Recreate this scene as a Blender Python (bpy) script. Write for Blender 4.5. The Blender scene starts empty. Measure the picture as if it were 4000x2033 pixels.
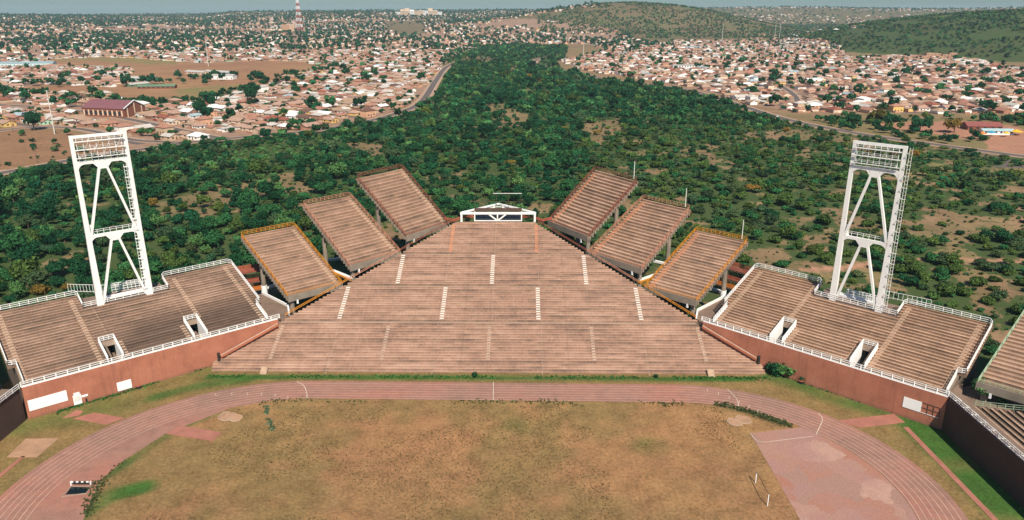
import bpy, bmesh, math, random
import numpy as np
from mathutils import Vector
R_=math.radians
rng=np.random.default_rng(7); random.seed(5)
scene=bpy.context.scene; COL=scene.collection
CAMZ=87.0
# ------------------------------------------------------------------ materials
MATS={}
def newmat(name):
    m=bpy.data.materials.new(name); m.use_nodes=True; MATS[name]=m
    nt=m.node_tree; b=nt.nodes['Principled BSDF']; b.inputs['Roughness'].default_value=.8
    b.inputs['Specular IOR Level'].default_value=.25
    return m,nt,b
def N_(nt,t,**k):
    n=nt.nodes.new(t)
    for a,v in k.items():
        if a in n.inputs: n.inputs[a].default_value=v
        else: setattr(n,a,v)
    return n
def mix(nt,fac,a,b,mode='MIX'):
    n=nt.nodes.new('ShaderNodeMix'); n.data_type='RGBA'; n.blend_type=mode
    for s,v in ((0,fac),(6,a),(7,b)):
        if hasattr(v,'links'): nt.links.new(v,n.inputs[s])
        else: n.inputs[s].default_value=v if s==0 else (*v,1) if len(v)==3 else v
    return n.outputs[2]
def ramp(nt,src,stops):
    n=nt.nodes.new('ShaderNodeValToRGB'); nt.links.new(src,n.inputs[0])
    while len(n.color_ramp.elements)<len(stops): n.color_ramp.elements.new(.5)
    for e,(p,c) in zip(n.color_ramp.elements,stops):
        e.position=p; e.color=(*c,1) if len(c)==3 else c
    return n.outputs[0]
def g3(v): return (v,v,v)
def noise(nt,vec,scale,detail=3,rough=.6):
    n=N_(nt,'ShaderNodeTexNoise'); n.inputs['Scale'].default_value=scale; n.inputs['Detail'].default_value=detail; n.inputs['Roughness'].default_value=rough
    if vec is not None: nt.links.new(vec,n.inputs['Vector'])
    return n.outputs['Fac']
def coords(nt): return N_(nt,'ShaderNodeNewGeometry').outputs['Position']
def mapping(nt,vec,scale,rot=(0,0,0)):
    n=N_(nt,'ShaderNodeMapping'); n.inputs['Scale'].default_value=scale; n.inputs['Rotation'].default_value=rot; nt.links.new(vec,n.inputs['Vector']); return n.outputs[0]
def math_(nt,op,a,b=None,clamp=False):
    n=N_(nt,'ShaderNodeMath'); n.operation=op; n.use_clamp=clamp
    for i,v in enumerate((a,b)):
        if v is None: continue
        if hasattr(v,'links'): nt.links.new(v,n.inputs[i])
        else: n.inputs[i].default_value=v
    return n.outputs[0]
def simple(name,c,rough=.8,var=.25,scale=.6,metal=0,fine=6.):
    m,nt,b=newmat(name); p=coords(nt)
    n1=noise(nt,p,scale,4); n2=noise(nt,p,fine,3)
    f=math_(nt,'ADD',math_(nt,'MULTIPLY',n1,.6),math_(nt,'MULTIPLY',n2,.4))
    lo=tuple(x*(1-var) for x in c); hi=tuple(min(1,x*(1+var)) for x in c)
    nt.links.new(ramp(nt,f,[(.3,lo),(.7,hi)]),b.inputs['Base Color'])
    b.inputs['Roughness'].default_value=rough; b.inputs['Metallic'].default_value=metal
    return m
def rusty(name,c,rust,amount=.62):
    m,nt,b=newmat(name); p=coords(nt)
    n=noise(nt,mapping(nt,p,(1.4,1.4,.16)),1.1,6,.75)
    base=mix(nt,ramp(nt,noise(nt,p,.35,3),[(.35,g3(0)),(.75,g3(1))]),tuple(x*.9 for x in c),c)
    nt.links.new(mix(nt,ramp(nt,n,[(amount,g3(0)),(amount+.08,g3(1))]),base,rust),b.inputs['Base Color'])
    b.inputs['Roughness'].default_value=.55
    return m
def terrace(name,tread,base,light,dark,gap_shade=.5,stain=None,gut=.72,gcol=None):
    """weathered concrete terracing; UV is metres along / up the rows"""
    m,nt,b=newmat(name)
    uv=N_(nt,'ShaderNodeUVMap').outputs[0]; sp=N_(nt,'ShaderNodeSeparateXYZ'); nt.links.new(uv,sp.inputs[0])
    u,v=sp.outputs[0],sp.outputs[1]
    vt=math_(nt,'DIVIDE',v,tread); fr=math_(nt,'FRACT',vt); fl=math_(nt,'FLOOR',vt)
    wn=N_(nt,'ShaderNodeTexWhiteNoise',noise_dimensions='1D'); nt.links.new(fl,wn.inputs['W'])
    big=noise(nt,mapping(nt,uv,(.05,.09,1)),1,5,.65)
    cb=N_(nt,'ShaderNodeCombineXYZ'); nt.links.new(math_(nt,'MULTIPLY',u,.13),cb.inputs[0]); nt.links.new(math_(nt,'MULTIPLY',fl,3.7),cb.inputs[1])
    row=noise(nt,cb.outputs[0],1,4,.7)
    fine=noise(nt,uv,2.2,4,.7)
    t=math_(nt,'ADD',math_(nt,'MULTIPLY',big,.42),math_(nt,'ADD',math_(nt,'MULTIPLY',row,.55),math_(nt,'MULTIPLY',fine,.3)))
    t=math_(nt,'ADD',t,math_(nt,'MULTIPLY',math_(nt,'SUBTRACT',wn.outputs[0],.5),.10))
    col=ramp(nt,t,[(.50,dark),(.585,tuple(a*.45+b_*.55 for a,b_ in zip(dark,base))),(.65,base),(.77,light)])
    nose=ramp(nt,fr,[(0,g3(1.22)),(.22,g3(1.15)),(.3,g3(.95)),(gut-.04,g3(.9)),(gut+.03,g3(gap_shade)),(1,g3(gap_shade))])  # pale nosing; shadow gap between rows painted dark at tread backs, with dirt
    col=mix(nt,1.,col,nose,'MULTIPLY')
    # precast unit seams
    sm=math_(nt,'FRACT',math_(nt,'DIVIDE',math_(nt,'ADD',u,math_(nt,'MULTIPLY',fl,0.0)),6.925))
    col=mix(nt,ramp(nt,sm,[(0,g3(.45)),(.012,g3(0)),(.99,g3(0)),(1,g3(.45))]),col,tuple(x*.5 for x in dark))
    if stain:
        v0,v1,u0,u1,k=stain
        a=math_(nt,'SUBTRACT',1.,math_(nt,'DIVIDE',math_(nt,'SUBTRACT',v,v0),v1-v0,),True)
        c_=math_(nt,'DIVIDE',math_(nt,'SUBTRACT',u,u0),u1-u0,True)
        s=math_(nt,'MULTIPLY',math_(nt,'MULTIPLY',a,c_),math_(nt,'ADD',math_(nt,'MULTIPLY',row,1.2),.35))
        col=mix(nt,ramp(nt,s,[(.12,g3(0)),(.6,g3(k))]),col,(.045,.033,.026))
    nt.links.new(col,b.inputs['Base Color']); b.inputs['Roughness'].default_value=.9
    bm_=N_(nt,'ShaderNodeBump'); bm_.inputs['Strength'].default_value=.25; bm_.inputs['Distance'].default_value=.05; nt.links.new(fine,bm_.inputs['Height']); nt.links.new(bm_.outputs[0],b.inputs['Normal'])
    return m
def attrmat(name,rough=.85,scale=.8,var=.3,trans=0,spec=.2):
    m,nt,b=newmat(name); a=N_(nt,'ShaderNodeAttribute'); a.attribute_name='tint'
    f=noise(nt,coords(nt),scale,3)
    nt.links.new(mix(nt,1.,a.outputs['Color'],ramp(nt,f,[(.3,g3(1-var)),(.7,g3(1+var))]),'MULTIPLY'),b.inputs['Base Color'])
    b.inputs['Roughness'].default_value=rough; b.inputs['Specular IOR Level'].default_value=spec
    return m
WHITE=rusty('white_paint',(.80,.80,.78),(.30,.12,.06),.66)
TOWERW=rusty('tower_white',(.84,.84,.82),(.36,.2,.12),.62)
ORANGE=rusty('orange_paint',(.62,.25,.03),(.22,.07,.02),.68)
SALMON=rusty('salmon_paint',(.50,.24,.16),(.22,.09,.05),.62)
DARKRED=rusty('dark_red_paint',(.26,.09,.06),(.14,.05,.03),.6)
PALEGREEN=rusty('pale_green_paint',(.38,.50,.34),(.35,.18,.1),.66)
REDR=simple('red_rail',(.40,.10,.06),.6); ORR=simple('orange_rail',(.65,.2,.03),.6)
CONC=simple('bare_concrete',(.33,.25,.19),.9,.25,.3); CONCD=simple('old_dark_concrete',(.17,.13,.10),.9,.3,.3)
CONCB=simple('board_marked_concrete',(.24,.2,.16),.9,.3,.3)
CONCJ=simple('pale_joint_filler',(.47,.36,.28),.9,.4,.4); PAVE=simple('concourse_paving',(.21,.145,.11),.9,.3,.25)
BRICKR=simple('red_washed_wall',(.37,.105,.058),.9,.12,.15,fine=3.)
SHADEDBROWN=simple('shaded_brown_wall',(.085,.05,.042),.9,.2,.3)  # brown darkened so the colour itself carries the side walls' shade
REDTOP=simple('red_parapet',(.40,.14,.08),.8)
STEPW=simple('white_step_paint',(.74,.72,.66),.7,.15,2.); STEPO=simple('orange_step_paint',(.56,.24,.12),.7,.2,2.); STEPC=simple('pale_step_concrete',(.50,.36,.26),.8,.25,2.)
SHEET=simple('white_board',(.86,.86,.86),.45,.03,.5); BLACKM=simple('black_metal',(.03,.03,.03),.5); DARKB=simple('dark_brown_panel',(.10,.06,.045),.8)
WOOD=simple('grey_pole_wood',(.14,.1,.08),.9); GALV=simple('galvanised_steel',(.66,.65,.62),.5)
LINE=simple('lane_paint',(.55,.38,.30),.8,.35,.5,fine=2.)
LINEW=simple('fresh_lane_paint',(.60,.50,.42),.8,.2,.5)
BLUEG=simple('pale_blue_roof',(.35,.50,.52),.6); PURPLE=simple('purple_roof',(.20,.085,.10),.7,.12,.2); BRICK=simple('dark_red_brick',(.22,.085,.055),.9); CREAM=simple('cream_wall',(.68,.52,.38),.8)
TERRC=simple('terracotta',(.42,.17,.09),.8); GLASS=simple('dark_window',(.03,.04,.045),.25,.2)
LEAF=attrmat('foliage',1.,1.2,.45,spec=.04); HOUSE=attrmat('painted_walls_and_roofs',.8,.3,.14)
BARK=simple('bark',(.12,.08,.055),.9)
WATERD=simple('dark_water',(.006,.012,.012),.15)
def trackmat():
    m,nt,b=newmat('worn_red_tartan'); p=coords(nt)
    big=noise(nt,p,.045,5,.6); mid=noise(nt,p,.35,4,.6); fine=noise(nt,p,3.,3,.7)
    c=ramp(nt,big,[(.35,(.37,.165,.12)),(.5,(.335,.175,.133)),(.65,(.27,.155,.12))])
    c=mix(nt,ramp(nt,mid,[(.45,g3(0)),(.7,g3(.45))]),c,(.18,.10,.085))
    c=mix(nt,1.,c,ramp(nt,fine,[(.3,g3(.85)),(.7,g3(1.15))]),'MULTIPLY')
    nt.links.new(c,b.inputs['Base Color']); b.inputs['Roughness'].default_value=.9
    return m
TRACK=trackmat()
def dmat():
    m,nt,b=newmat('patched_pink_tartan'); p=coords(nt)
    w=N_(nt,'ShaderNodeTexVoronoi'); w.inputs['Scale'].default_value=.16; w.inputs['Randomness'].default_value=.9
    wp=N_(nt,'ShaderNodeTexNoise'); wp.inputs['Scale'].default_value=.3; nt.links.new(p,wp.inputs['Vector'])
    va=N_(nt,'ShaderNodeVectorMath',operation='MULTIPLY_ADD'); nt.links.new(wp.outputs['Color'],va.inputs[0]); va.inputs[1].default_value=(6,6,0); nt.links.new(p,va.inputs[2])
    nt.links.new(mapping(nt,va.outputs[0],(1,1,0)),w.inputs['Vector'])
    sep=N_(nt,'ShaderNodeSeparateColor'); nt.links.new(w.outputs['Color'],sep.inputs[0])
    c=ramp(nt,sep.outputs[0],[(.0,(.36,.165,.115)),(.3,(.38,.215,.165)),(.6,(.33,.195,.155)),(.85,(.45,.275,.215)),(1,(.36,.20,.155))])
    c=mix(nt,ramp(nt,noise(nt,p,.12,4),[(.45,g3(0)),(.6,g3(.8))]),c,(.36,.20,.175))
    c=mix(nt,1.,c,ramp(nt,noise(nt,p,2.5,3),[(.3,g3(.86)),(.7,g3(1.12))]),'MULTIPLY')
    nt.links.new(c,b.inputs['Base Color']); b.inputs['Roughness'].default_value=.9; return m
DMAT=dmat()
PATCH=simple('weathered_runway_rubber',(.36,.15,.11),.9,.25,.4); PATCHY=simple('sandy_runway',(.40,.24,.15),.9,.35,.25)
def groundmat(name,s1,s2,var=.35,scrub=False):
    m,nt,b=newmat(name); a=N_(nt,'ShaderNodeAttribute'); a.attribute_name='tint'; p=coords(nt)
    f=math_(nt,'ADD',math_(nt,'MULTIPLY',noise(nt,p,s1,6,.65),.4),math_(nt,'MULTIPLY',noise(nt,p,s2,5,.7),.6))
    c=mix(nt,1.,a.outputs['Color'],ramp(nt,f,[(.32,g3(1-var)),(.5,g3(1)),(.7,g3(1+var))]),'MULTIPLY')
    c=mix(nt,ramp(nt,noise(nt,p,s2*.6,5,.75),[(.56,g3(0)),(.66,g3(.5))]),c,(.075,.08,.035))
    if scrub:
        sc=math_(nt,'MULTIPLY',noise(nt,p,.13,5,.72),math_(nt,'ADD',math_(nt,'MULTIPLY',a.outputs['Alpha'],1.),0.))
        c=mix(nt,ramp(nt,sc,[(.36,g3(0)),(.44,g3(.9))]),c,(.05,.085,.028))
    nt.links.new(c,b.inputs['Base Color']); b.inputs['Roughness'].default_value=.95; b.inputs['Specular IOR Level'].default_value=.1
    return m
GRASS=groundmat('dry_pitch_grass',.22,1.6,.62); LAND=groundmat('veld_soil',.03,.35,.3,True)
ASPH=simple('worn_asphalt',(.13,.105,.095),.9,.2,.15); DIRT=simple('dirt_shoulder',(.40,.25,.17),.95,.25,.2); KERB=simple('pale_kerb',(.5,.4,.32),.9)
# ------------------------------------------------------------------ mesh building
class MB:
    def __init__(s): s.v=[];s.f=[];s.uv=[];s.has=False
    def poly(s,pts,uvs=None):
        i=len(s.v); s.v+= [tuple(p) for p in pts]; s.f.append(tuple(range(i,i+len(pts))))
        if uvs: s.has=True; s.uv+=list(uvs)
        else: s.uv+=[(0,0)]*len(pts)
        return s
    def bar(s,a,b,w=.1,h=None,up=(0,0,1)):
        a=Vector(a);b=Vector(b);h=h or w; d=(b-a)
        if d.length<1e-6: return s
        d.normalize(); up=Vector(up)
        if abs(d.dot(up))>.95: up=Vector((1,0,0))
        x=d.cross(up).normalized()*w/2; y=x.cross(d).normalized()*h/2
        P=[a-x-y,a+x-y,a+x+y,a-x+y,b-x-y,b+x-y,b+x+y,b-x+y]
        for q in ((0,1,2,3),(7,6,5,4),(0,4,5,1),(1,5,6,2),(2,6,7,3),(3,7,4,0)): s.poly([P[k] for k in q])
        return s
    def box(s,c,sz,az=0.):
        c=Vector(c); u=Vector((math.cos(R_(az)),math.sin(R_(az)),0)); v=Vector((-u.y,u.x,0)); k=Vector((0,0,1))
        a,b_,h=sz[0]/2,sz[1]/2,sz[2]
        B=[c-u*a-v*b_,c+u*a-v*b_,c+u*a+v*b_,c-u*a+v*b_]; T=[p+k*h for p in B]
        s.poly(B[::-1]); s.poly(T)
        for i in range(4): j=(i+1)%4; s.poly([B[i],B[j],T[j],T[i]])
        return s
    def tube(s,pts,rad,n=10,cap=True):
        rings=[]
        for i,p in enumerate(pts):
            p=Vector(p); d=(Vector(pts[min(i+1,len(pts)-1)])-Vector(pts[max(i-1,0)])).normalized()
            x=d.cross(Vector((0,0,1))) if abs(d.z)<.9 else d.cross(Vector((1,0,0))); x.normalize(); y=d.cross(x)
            r=rad[i] if hasattr(rad,'__len__') else rad
            rings.append([p+x*math.cos(2*math.pi*k/n)*r+y*math.sin(2*math.pi*k/n)*r for k in range(n)])
        for a,b in zip(rings,rings[1:]):
            for k in range(n): s.poly([a[k],a[(k+1)%n],b[(k+1)%n],b[k]])
        if cap: s.poly(rings[0]); s.poly(rings[-1][::-1])
        return s
    def prism(s,poly,z0,z1,bottom=True):
        T=[(p[0],p[1],z1) for p in poly]; B=[(p[0],p[1],z0) for p in poly]
        s.poly(T,[(p[0],p[1]) for p in poly])
        if bottom: s.poly(B[::-1])
        n=len(poly)
        for i in range(n): j=(i+1)%n; s.poly([B[i],B[j],T[j],T[i]])
        return s
    def build(s,name,mat,parent=None,**tagkw):
        me=bpy.data.meshes.new(name); off=Vector(parent_loc(parent)) if parent else Vector((0,0,0))
        V=np.array(s.v,float)-np.array(off); me.from_pydata(V.tolist(),[],s.f)
        if s.has:
            l=me.uv_layers.new(name='UVMap'); l.data.foreach_set('uv',np.array(s.uv,float).ravel())
        me.materials.append(mat)
        o=bpy.data.objects.new(name,me); COL.objects.link(o)
        if parent: o.parent=parent
        if tagkw: tag(o,**tagkw)
        return o
def parent_loc(p):
    l=Vector((0,0,0))
    while p is not None: l+=p.location; p=p.parent
    return l
def tag(o,label=None,cat=None,group=None,kind=None):
    if label: o['label']=label
    if cat: o['category']=cat
    if group: o['group']=group
    if kind: o['kind']=kind
    return o
def empty(name,loc,label,cat,group=None):
    o=bpy.data.objects.new(name,None); o.location=loc; o.empty_display_size=.5; COL.objects.link(o); return tag(o,label,cat,group)
def fastmesh(name,V,F,mat,tint=None,parent=None,smooth=False):
    """V (n,3), F (m,k) same-size polygons; tint per face (m,3)"""
    me=bpy.data.meshes.new(name); m,k=F.shape
    me.vertices.add(len(V)); me.vertices.foreach_set('co',np.ascontiguousarray(V,np.float32).ravel())
    me.loops.add(m*k); me.loops.foreach_set('vertex_index',np.ascontiguousarray(F,np.int32).ravel())
    me.polygons.add(m); me.polygons.foreach_set('loop_start',np.arange(0,m*k,k,dtype=np.int32))
    me.update(calc_edges=True)
    if tint is not None:
        a=me.attributes.new('tint','FLOAT_COLOR','FACE' if len(tint)==m else 'POINT')
        c=np.zeros((len(tint),4),np.float32); c[:,:tint.shape[1]]=tint; a.data.foreach_set('color',c.ravel())
    if smooth: me.polygons.foreach_set('use_smooth',np.ones(m,bool))
    me.materials.append(mat); o=bpy.data.objects.new(name,me); COL.objects.link(o)
    if parent: o.parent=parent
    return o
def inpoly(x,y,poly):
    x=np.asarray(x,float);y=np.asarray(y,float); r=np.zeros(x.shape,bool); n=len(poly)
    for i in range(n):
        x0,y0=poly[i];x1,y1=poly[(i+1)%n]
        if y0==y1: continue
        c=((y0>y)!=(y1>y))&(x<(x1-x0)*(y-y0)/(y1-y0)+x0); r^=c
    return r
def dline(x,y,pl):
    d=np.full(np.shape(x),1e9)
    for (x0,y0),(x1,y1) in zip(pl,pl[1:]):
        dx,dy=x1-x0,y1-y0; t=np.clip(((x-x0)*dx+(y-y0)*dy)/(dx*dx+dy*dy+1e-9),0,1); d=np.minimum(d,np.hypot(x-x0-t*dx,y-y0-t*dy))
    return d
def smoothpl(pl,it=2):
    for _ in range(it):
        q=[pl[0]]
        for a,b in zip(pl,pl[1:]): q+=[(a[0]*.75+b[0]*.25,a[1]*.75+b[1]*.25),(a[0]*.25+b[0]*.75,a[1]*.25+b[1]*.75)]
        pl=q+[pl[-1]]
    return pl
HAZE_D=0.00006
SKYTINT=(.85,1.12,1.3)
# surveyed positions in metres (x right, y away, z up; the pitch lies at z=0)
POLY= {'bush_area': [[-354, 319], [-302, 391], [-290, 421], [-270, 468], [-250, 494], [-227, 520], [-212, 537], [-147, 572], [-113, 641], [-89, 719], [-93, 883], [-103, 1141], [-122, 1329], [-137, 1820], [-112, 2054], [13, 2205], [148, 2054], [101, 1501], [72, 1384], [99, 1118], [176, 969], [198, 848], [218, 682], [229, 615], [263, 548], [293, 499], [341, 454], [410, 379], [223, 183], [123, 115], [-142, 115], [-299, 245]], 'open_left': [[-609, 584], [-472, 628], [-376, 584], [-342, 584], [-253, 499], [-273, 473], [-293, 426], [-311, 404], [-367, 340]], 'fields': [[-597, 939], [-579, 979], [-471, 920], [-545, 1073], [-566, 1153], [-625, 1263], [-766, 1302], [-877, 1486], [-834, 1564], [-737, 1532], [-540, 1370], [-504, 1442], [-395, 1442], [-330, 1329], [-303, 1153], [-311, 1073], [-308, 989], [-303, 857], [-322, 789], [-357, 757], [-385, 781], [-459, 848], [-500, 848], [-554, 874]], 'field_green': [[-407, 920], [-345, 979], [-303, 857], [-322, 789], [-351, 789]], 'field_green2': [[-894, 1517], [-771, 1548], [-618, 1442], [-582, 1329], [-778, 1457], [-846, 1442]], 'town_left': [[-719, 628], [-509, 655], [-384, 596], [-348, 596], [-254, 504], [-234, 537], [-216, 548], [-152, 596], [-118, 668], [-98, 765], [-102, 911], [-113, 1176], [-122, 1501], [-42, 2205], [214, 2205], [228, 1645], [421, 2013], [378, 2758], [167, 2967], [-63, 3315], [-614, 4252], [-1482, 4293], [-2281, 4603], [-2959, 3964], [-3531, 3213]], 'scrub_mid': [[-652, 3962], [-467, 4084], [-321, 2988], [-335, 2672], [-427, 2839]], 'town_right': [[189, 1730], [343, 2075], [540, 2489], [818, 2416], [786, 1879], [665, 1532], [818, 1612], [885, 1517], [829, 1329], [771, 1106], [837, 848], [585, 584], [493, 662], [458, 682], [290, 690], [263, 697], [250, 719], [236, 757], [230, 848], [208, 939], [176, 1052], [115, 1201], [88, 1442]], 'strip_right': [[250, 655], [448, 655], [326, 468], [299, 510], [266, 554], [250, 602]], 'brown_clearing': [[300, 622], [336, 635], [385, 635], [405, 609], [382, 554], [333, 478], [315, 499], [341, 543], [321, 548], [310, 584], [290, 596]], 'road_left': [[-338, 295], [-309, 371], [-301, 400], [-290, 421], [-279, 444], [-270, 468], [-250, 494], [-236, 515], [-230, 526], [-208, 543], [-175, 566], [-149, 584], [-131, 615], [-114, 648], [-101, 697], [-92, 741], [-92, 822], [-99, 969], [-103, 1084], [-108, 1201], [-109, 1329], [-93, 1486]], 'road_left2': [[-535, 765], [-430, 726], [-341, 662], [-274, 602], [-234, 566], [-208, 543]], 'road_left3': [[-398, 566], [-388, 602], [-351, 602], [-309, 572], [-271, 537], [-249, 531], [-230, 526]], 'road_right': [[121, 1678], [88, 1612], [54, 1532], [38, 1427], [43, 1329], [77, 1238], [109, 1118], [137, 1030], [172, 969], [204, 920], [217, 839], [224, 734], [230, 662], [242, 609], [266, 554], [295, 515], [324, 473], [345, 454]], 'road_turn': [[293, 509], [305, 488], [306, 468], [300, 454], [291, 444], [281, 440], [315, 435]], 'street_r1': [[286, 765], [312, 848], [335, 969]], 'track_bush': [[104, 253], [120, 256], [139, 264], [149, 265]], 'track_bush2': [[160, 265], [174, 265], [192, 262]], 'clear': [[-43, 757], [-17, 789], [16, 675], [14, 628], [-15, 572], [-26, 572], [-13, 628]], 'clear2': [[51, 603], [69, 635], [95, 648], [85, 584], [60, 510], [52, 531]], 'clear3': [[-116, 531], [-97, 526], [-75, 483], [-84, 473], [-108, 499]], 'clear4': [[-91, 789], [-60, 789], [-56, 719], [-81, 719]], 'clear5': [[-1, 902], [69, 902], [63, 857], [0, 857]], 'clear6': [[-99, 1579], [-61, 1678], [14, 1263], [3, 1176], [-16, 1370], [-88, 1442]], 'clear7': [[-173, 344], [-163, 375], [-149, 395], [-116, 408], [-102, 383], [-113, 367], [-125, 367], [-134, 329], [-154, 319], [-167, 336]], 'clear8': [[-167, 259], [-166, 274], [-158, 271], [-149, 251], [-159, 248]], 'clear9': [[167, 572], [229, 590], [235, 554], [253, 548], [241, 531], [207, 531], [167, 554]], 'clear10': [[260, 655], [297, 648], [311, 584], [296, 554], [244, 603]], 'clear11': [[127, 289], [151, 329], [158, 329], [158, 305], [151, 292], [141, 299]], 'clear12': [[165, 308], [185, 329], [200, 329], [192, 305], [180, 289], [167, 289]], 'clear13': [[86, 274], [96, 280], [106, 259], [102, 248], [89, 259]], 'clear14': [[113, 280], [129, 305], [134, 305], [120, 274]], 'clear15': [[131, 237], [146, 251], [154, 250], [148, 229], [142, 207], [145, 209], [164, 229], [176, 237], [169, 248], [159, 265], [153, 259]], 'lightveg': [[-180, 483], [-165, 520], [-140, 504], [-129, 463], [-153, 454], [-170, 459]], 'greenveg_r': [[243, 459], [282, 439], [310, 439], [283, 400], [217, 400]], 'gravel': [[-296, 430], [-281, 440], [-268, 454], [-259, 440], [-271, 426], [-284, 412]]}
PT= {'church': [-351, 668], 'school_blue': [-820, 1316], 'school_a': [-423, 920], 'school_b': [-460, 949], 'school_c': [-491, 1030], 'school_d': [-463, 1141], 'school_e': [-431, 1141], 'school_f': [-391, 1052], 'mast': [-879, 3268], 'office': [-892, 3170], 'hospital': [-543, 4609], 'pole1': [-342, 566], 'pole2': [152, 1662], 'pole3': [645, 2414], 'pole4': [839, 2514], 'pole5': [829, 2440], 'pole6': [-508, 1302], 'lamp1': [-288, 454], 'lamp2': [-240, 510], 'lamp3': [-244, 628], 'lamp4': [-224, 628], 'lamp5': [-185, 578], 'lamp6': [-305, 675], 'lamp7': [-381, 578], 'white2': [272, 1238], 'apart1': [776, 1471], 'apart2': [862, 1532], 'white_long': [446, 1934], 'car1': [230, 662], 'blocky': [415, 893], 'acac1': [334, 572], 'acac2': [311, 578], 'acac3': [298, 596], 'acac4': [269, 602], 'acac5': [300, 628], 'bigt1': [-368, 584], 'bigt2': [-469, 939], 'bigt3': [-949, 1662], 'bigt4': [-283, 719], 'bigt5': [-270, 661], 'bigt6': [-260, 765], 'umb1': [373, 566], 'umb2': [359, 566], 'umb3': [346, 554], 'umb4': [365, 548], 'shed1': [362, 566], 'shed2': [335, 504], 'tank': [-335, 2118]}
NEAR= {'conL': [[-74.53, 211.04], [-63.89, 200.62], [-62.33, 199.04], [-61.81, 194.16], [-61.27, 193.15], [-63.21, 191.8], [-66.56, 190.15], [-73.52, 199.76], [-76.1, 210.26]], 'conR': [[62.95, 208.31], [52.2, 197.28], [50.38, 196.23], [50.54, 191.8], [50.87, 190.48], [52.28, 187.87], [56.33, 188.84], [63.46, 199.76], [65.29, 210.26]], 'rampL': [[-85.44, 222.75, 11.93], [-81.76, 225.95, 12.41], [-85.16, 222.99, 9.99], [-81.22, 226.42, 10.54], [-84.41, 223.65, 8.2], [-79.78, 227.67, 8.22], [-84.03, 223.97, 5.89], [-79.44, 227.96, 6.53], [-83.1, 224.78, 4.65], [-79.81, 227.64, 4.88]], 'rampR': [[54.0, 239.39, 14.52], [55.3, 238.12, 14.26], [69.39, 224.52, 11.64], [74.0, 220.07, 11.0], [67.28, 226.56, 8.44], [72.0, 222.0, 7.54], [66.26, 227.54, 5.88], [71.26, 222.71, 5.1], [66.86, 226.97, 4.17], [69.97, 223.96, 3.69]], 'beams': [[-63.78, 242.54], [-58.64, 245.2], [-75.78, 215.47], [-72.93, 218.37], [-58.26, 232.12], [-50.69, 224.84], [60.45, 215.47], [63.9, 211.84], [47.97, 242.34], [51.36, 239.34], [39.9, 222.64], [46.24, 228.42]], 'fenceL': [[-119.62, 191.02, 15.5], [-109.65, 190.11, 15.5]], 'rackL': [[-108.44, 190.26, 16.0], [-102.5, 193.15, 16.0]], 'rackR': [[87.65, 185.3, 16.0], [92.12, 180.51, 16.0]], 'fenceR': [[98.61, 186.06, 15.5], [105.28, 180.74, 15.5]]}
PODS= {'3L': {'p0': [-63.03, 198.31, 10.7], 'az': 41, 'S': 18.5, 'poly': [[0.7, 32.81], [18.56, 32.32], [17.04, 0.97], [0.0, 0.0]]}, '3R': {'p0': [51.14, 195.05, 10.7], 'az': -43, 'S': 19, 'poly': [[-18.73, 31.23], [-1.02, 30.73], [0.0, 0.0], [-16.94, 0.76]]}, '2L': {'p0': [-47.82, 210.9, 15.5], 'az': 46, 'S': 24, 'poly': [[3.32, 30.26], [21.3, 29.5], [18.85, 0.96], [-0.0, -0.0]]}, '2R': {'p0': [37.83, 208.37, 15.5], 'az': -49, 'S': 24, 'poly': [[-23.85, 29.03], [-4.57, 28.36], [0.0, 0.0], [-21.26, 2.62]]}, '1L': {'p0': [-32.83, 224.97, 20.5], 'az': 53, 'S': 28, 'poly': [[5.03, 27.35], [26.41, 27.8], [19.68, -0.11], [-0.0, -0.0]]}, '1R': {'p0': [23.65, 224.52, 20.5], 'az': -58, 'S': 28, 'poly': [[-30.1, 25.88], [-7.14, 25.55], [0.0, -0.0], [-21.62, 1.1]]}}
PX=[0,500,600,900,1200,1500,1700,2000,2300,2576]; PY=[36.5,38,32,28,28,27,22,22,24,24]
def sst(a,b,x):
    t=np.clip((x-a)/(b-a),0,1); return t*t*(3-2*t)
def H_(x,y):
    """height of the land at x, y (metres)"""
    x=np.asarray(x,float);y=np.asarray(y,float);r=np.hypot(x,y)
    a=1288+1900*1.053*x/np.maximum(y,60.)
    P=87+(29.8-np.interp(a,PX,PY))/1900*6800
    q=sst(.05,.25,x/np.maximum(y,60.)); h=P*sst(1900+1700*q,6500+300*q,r)*(y>0)
    h=h+7*sst(1500,3000,r)*np.sin(x*.0031+1.3)*np.sin(y*.0023+.4)
    d=np.sqrt(((x-1620)/880)**2+((y-2030)/1020)**2)
    h=np.maximum(h,0)+90*np.clip(1-d**2.6,0,1)
    for cx,cy,sx,sy,A in ((590,3250,350,420,88),(230,3350,400,420,46),(920,3400,300,450,34)):
        h=h+A*np.exp(-((x-cx)/sx)**2-((y-cy)/sy)**2)*sst(1500,2300,r)
    return h
# ------------------------------------------------------------------ terrain
ROADS={k:smoothpl(POLY[k]) for k in ('road_left','road_left2','road_left3','road_right','street_r1')}
def P_(k): return POLY[k]
def vnoise(x,y,s,seed=0):
    r=np.random.default_rng(seed); g=r.random((64,64)); x=np.asarray(x)/s;y=np.asarray(y)/s
    xi=np.floor(x).astype(int);yi=np.floor(y).astype(int);fx=x-xi;fy=y-yi; fx=fx*fx*(3-2*fx);fy=fy*fy*(3-2*fy)
    G=lambda a,b:g[a%64,b%64]
    return G(xi,yi)*(1-fx)*(1-fy)+G(xi+1,yi)*fx*(1-fy)+G(xi,yi+1)*(1-fx)*fy+G(xi+1,yi+1)*fx*fy
STAD=[(-200,60),(-150,150),(-135,195),(-108,212),(-95,226),(-86,232),(-70,252),(-50,262),(-25,246),(15,246),(38,258),(58,250),(76,232),(88,222),(92,208),(112,192),(128,175),(165,165),(200,60)]
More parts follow.
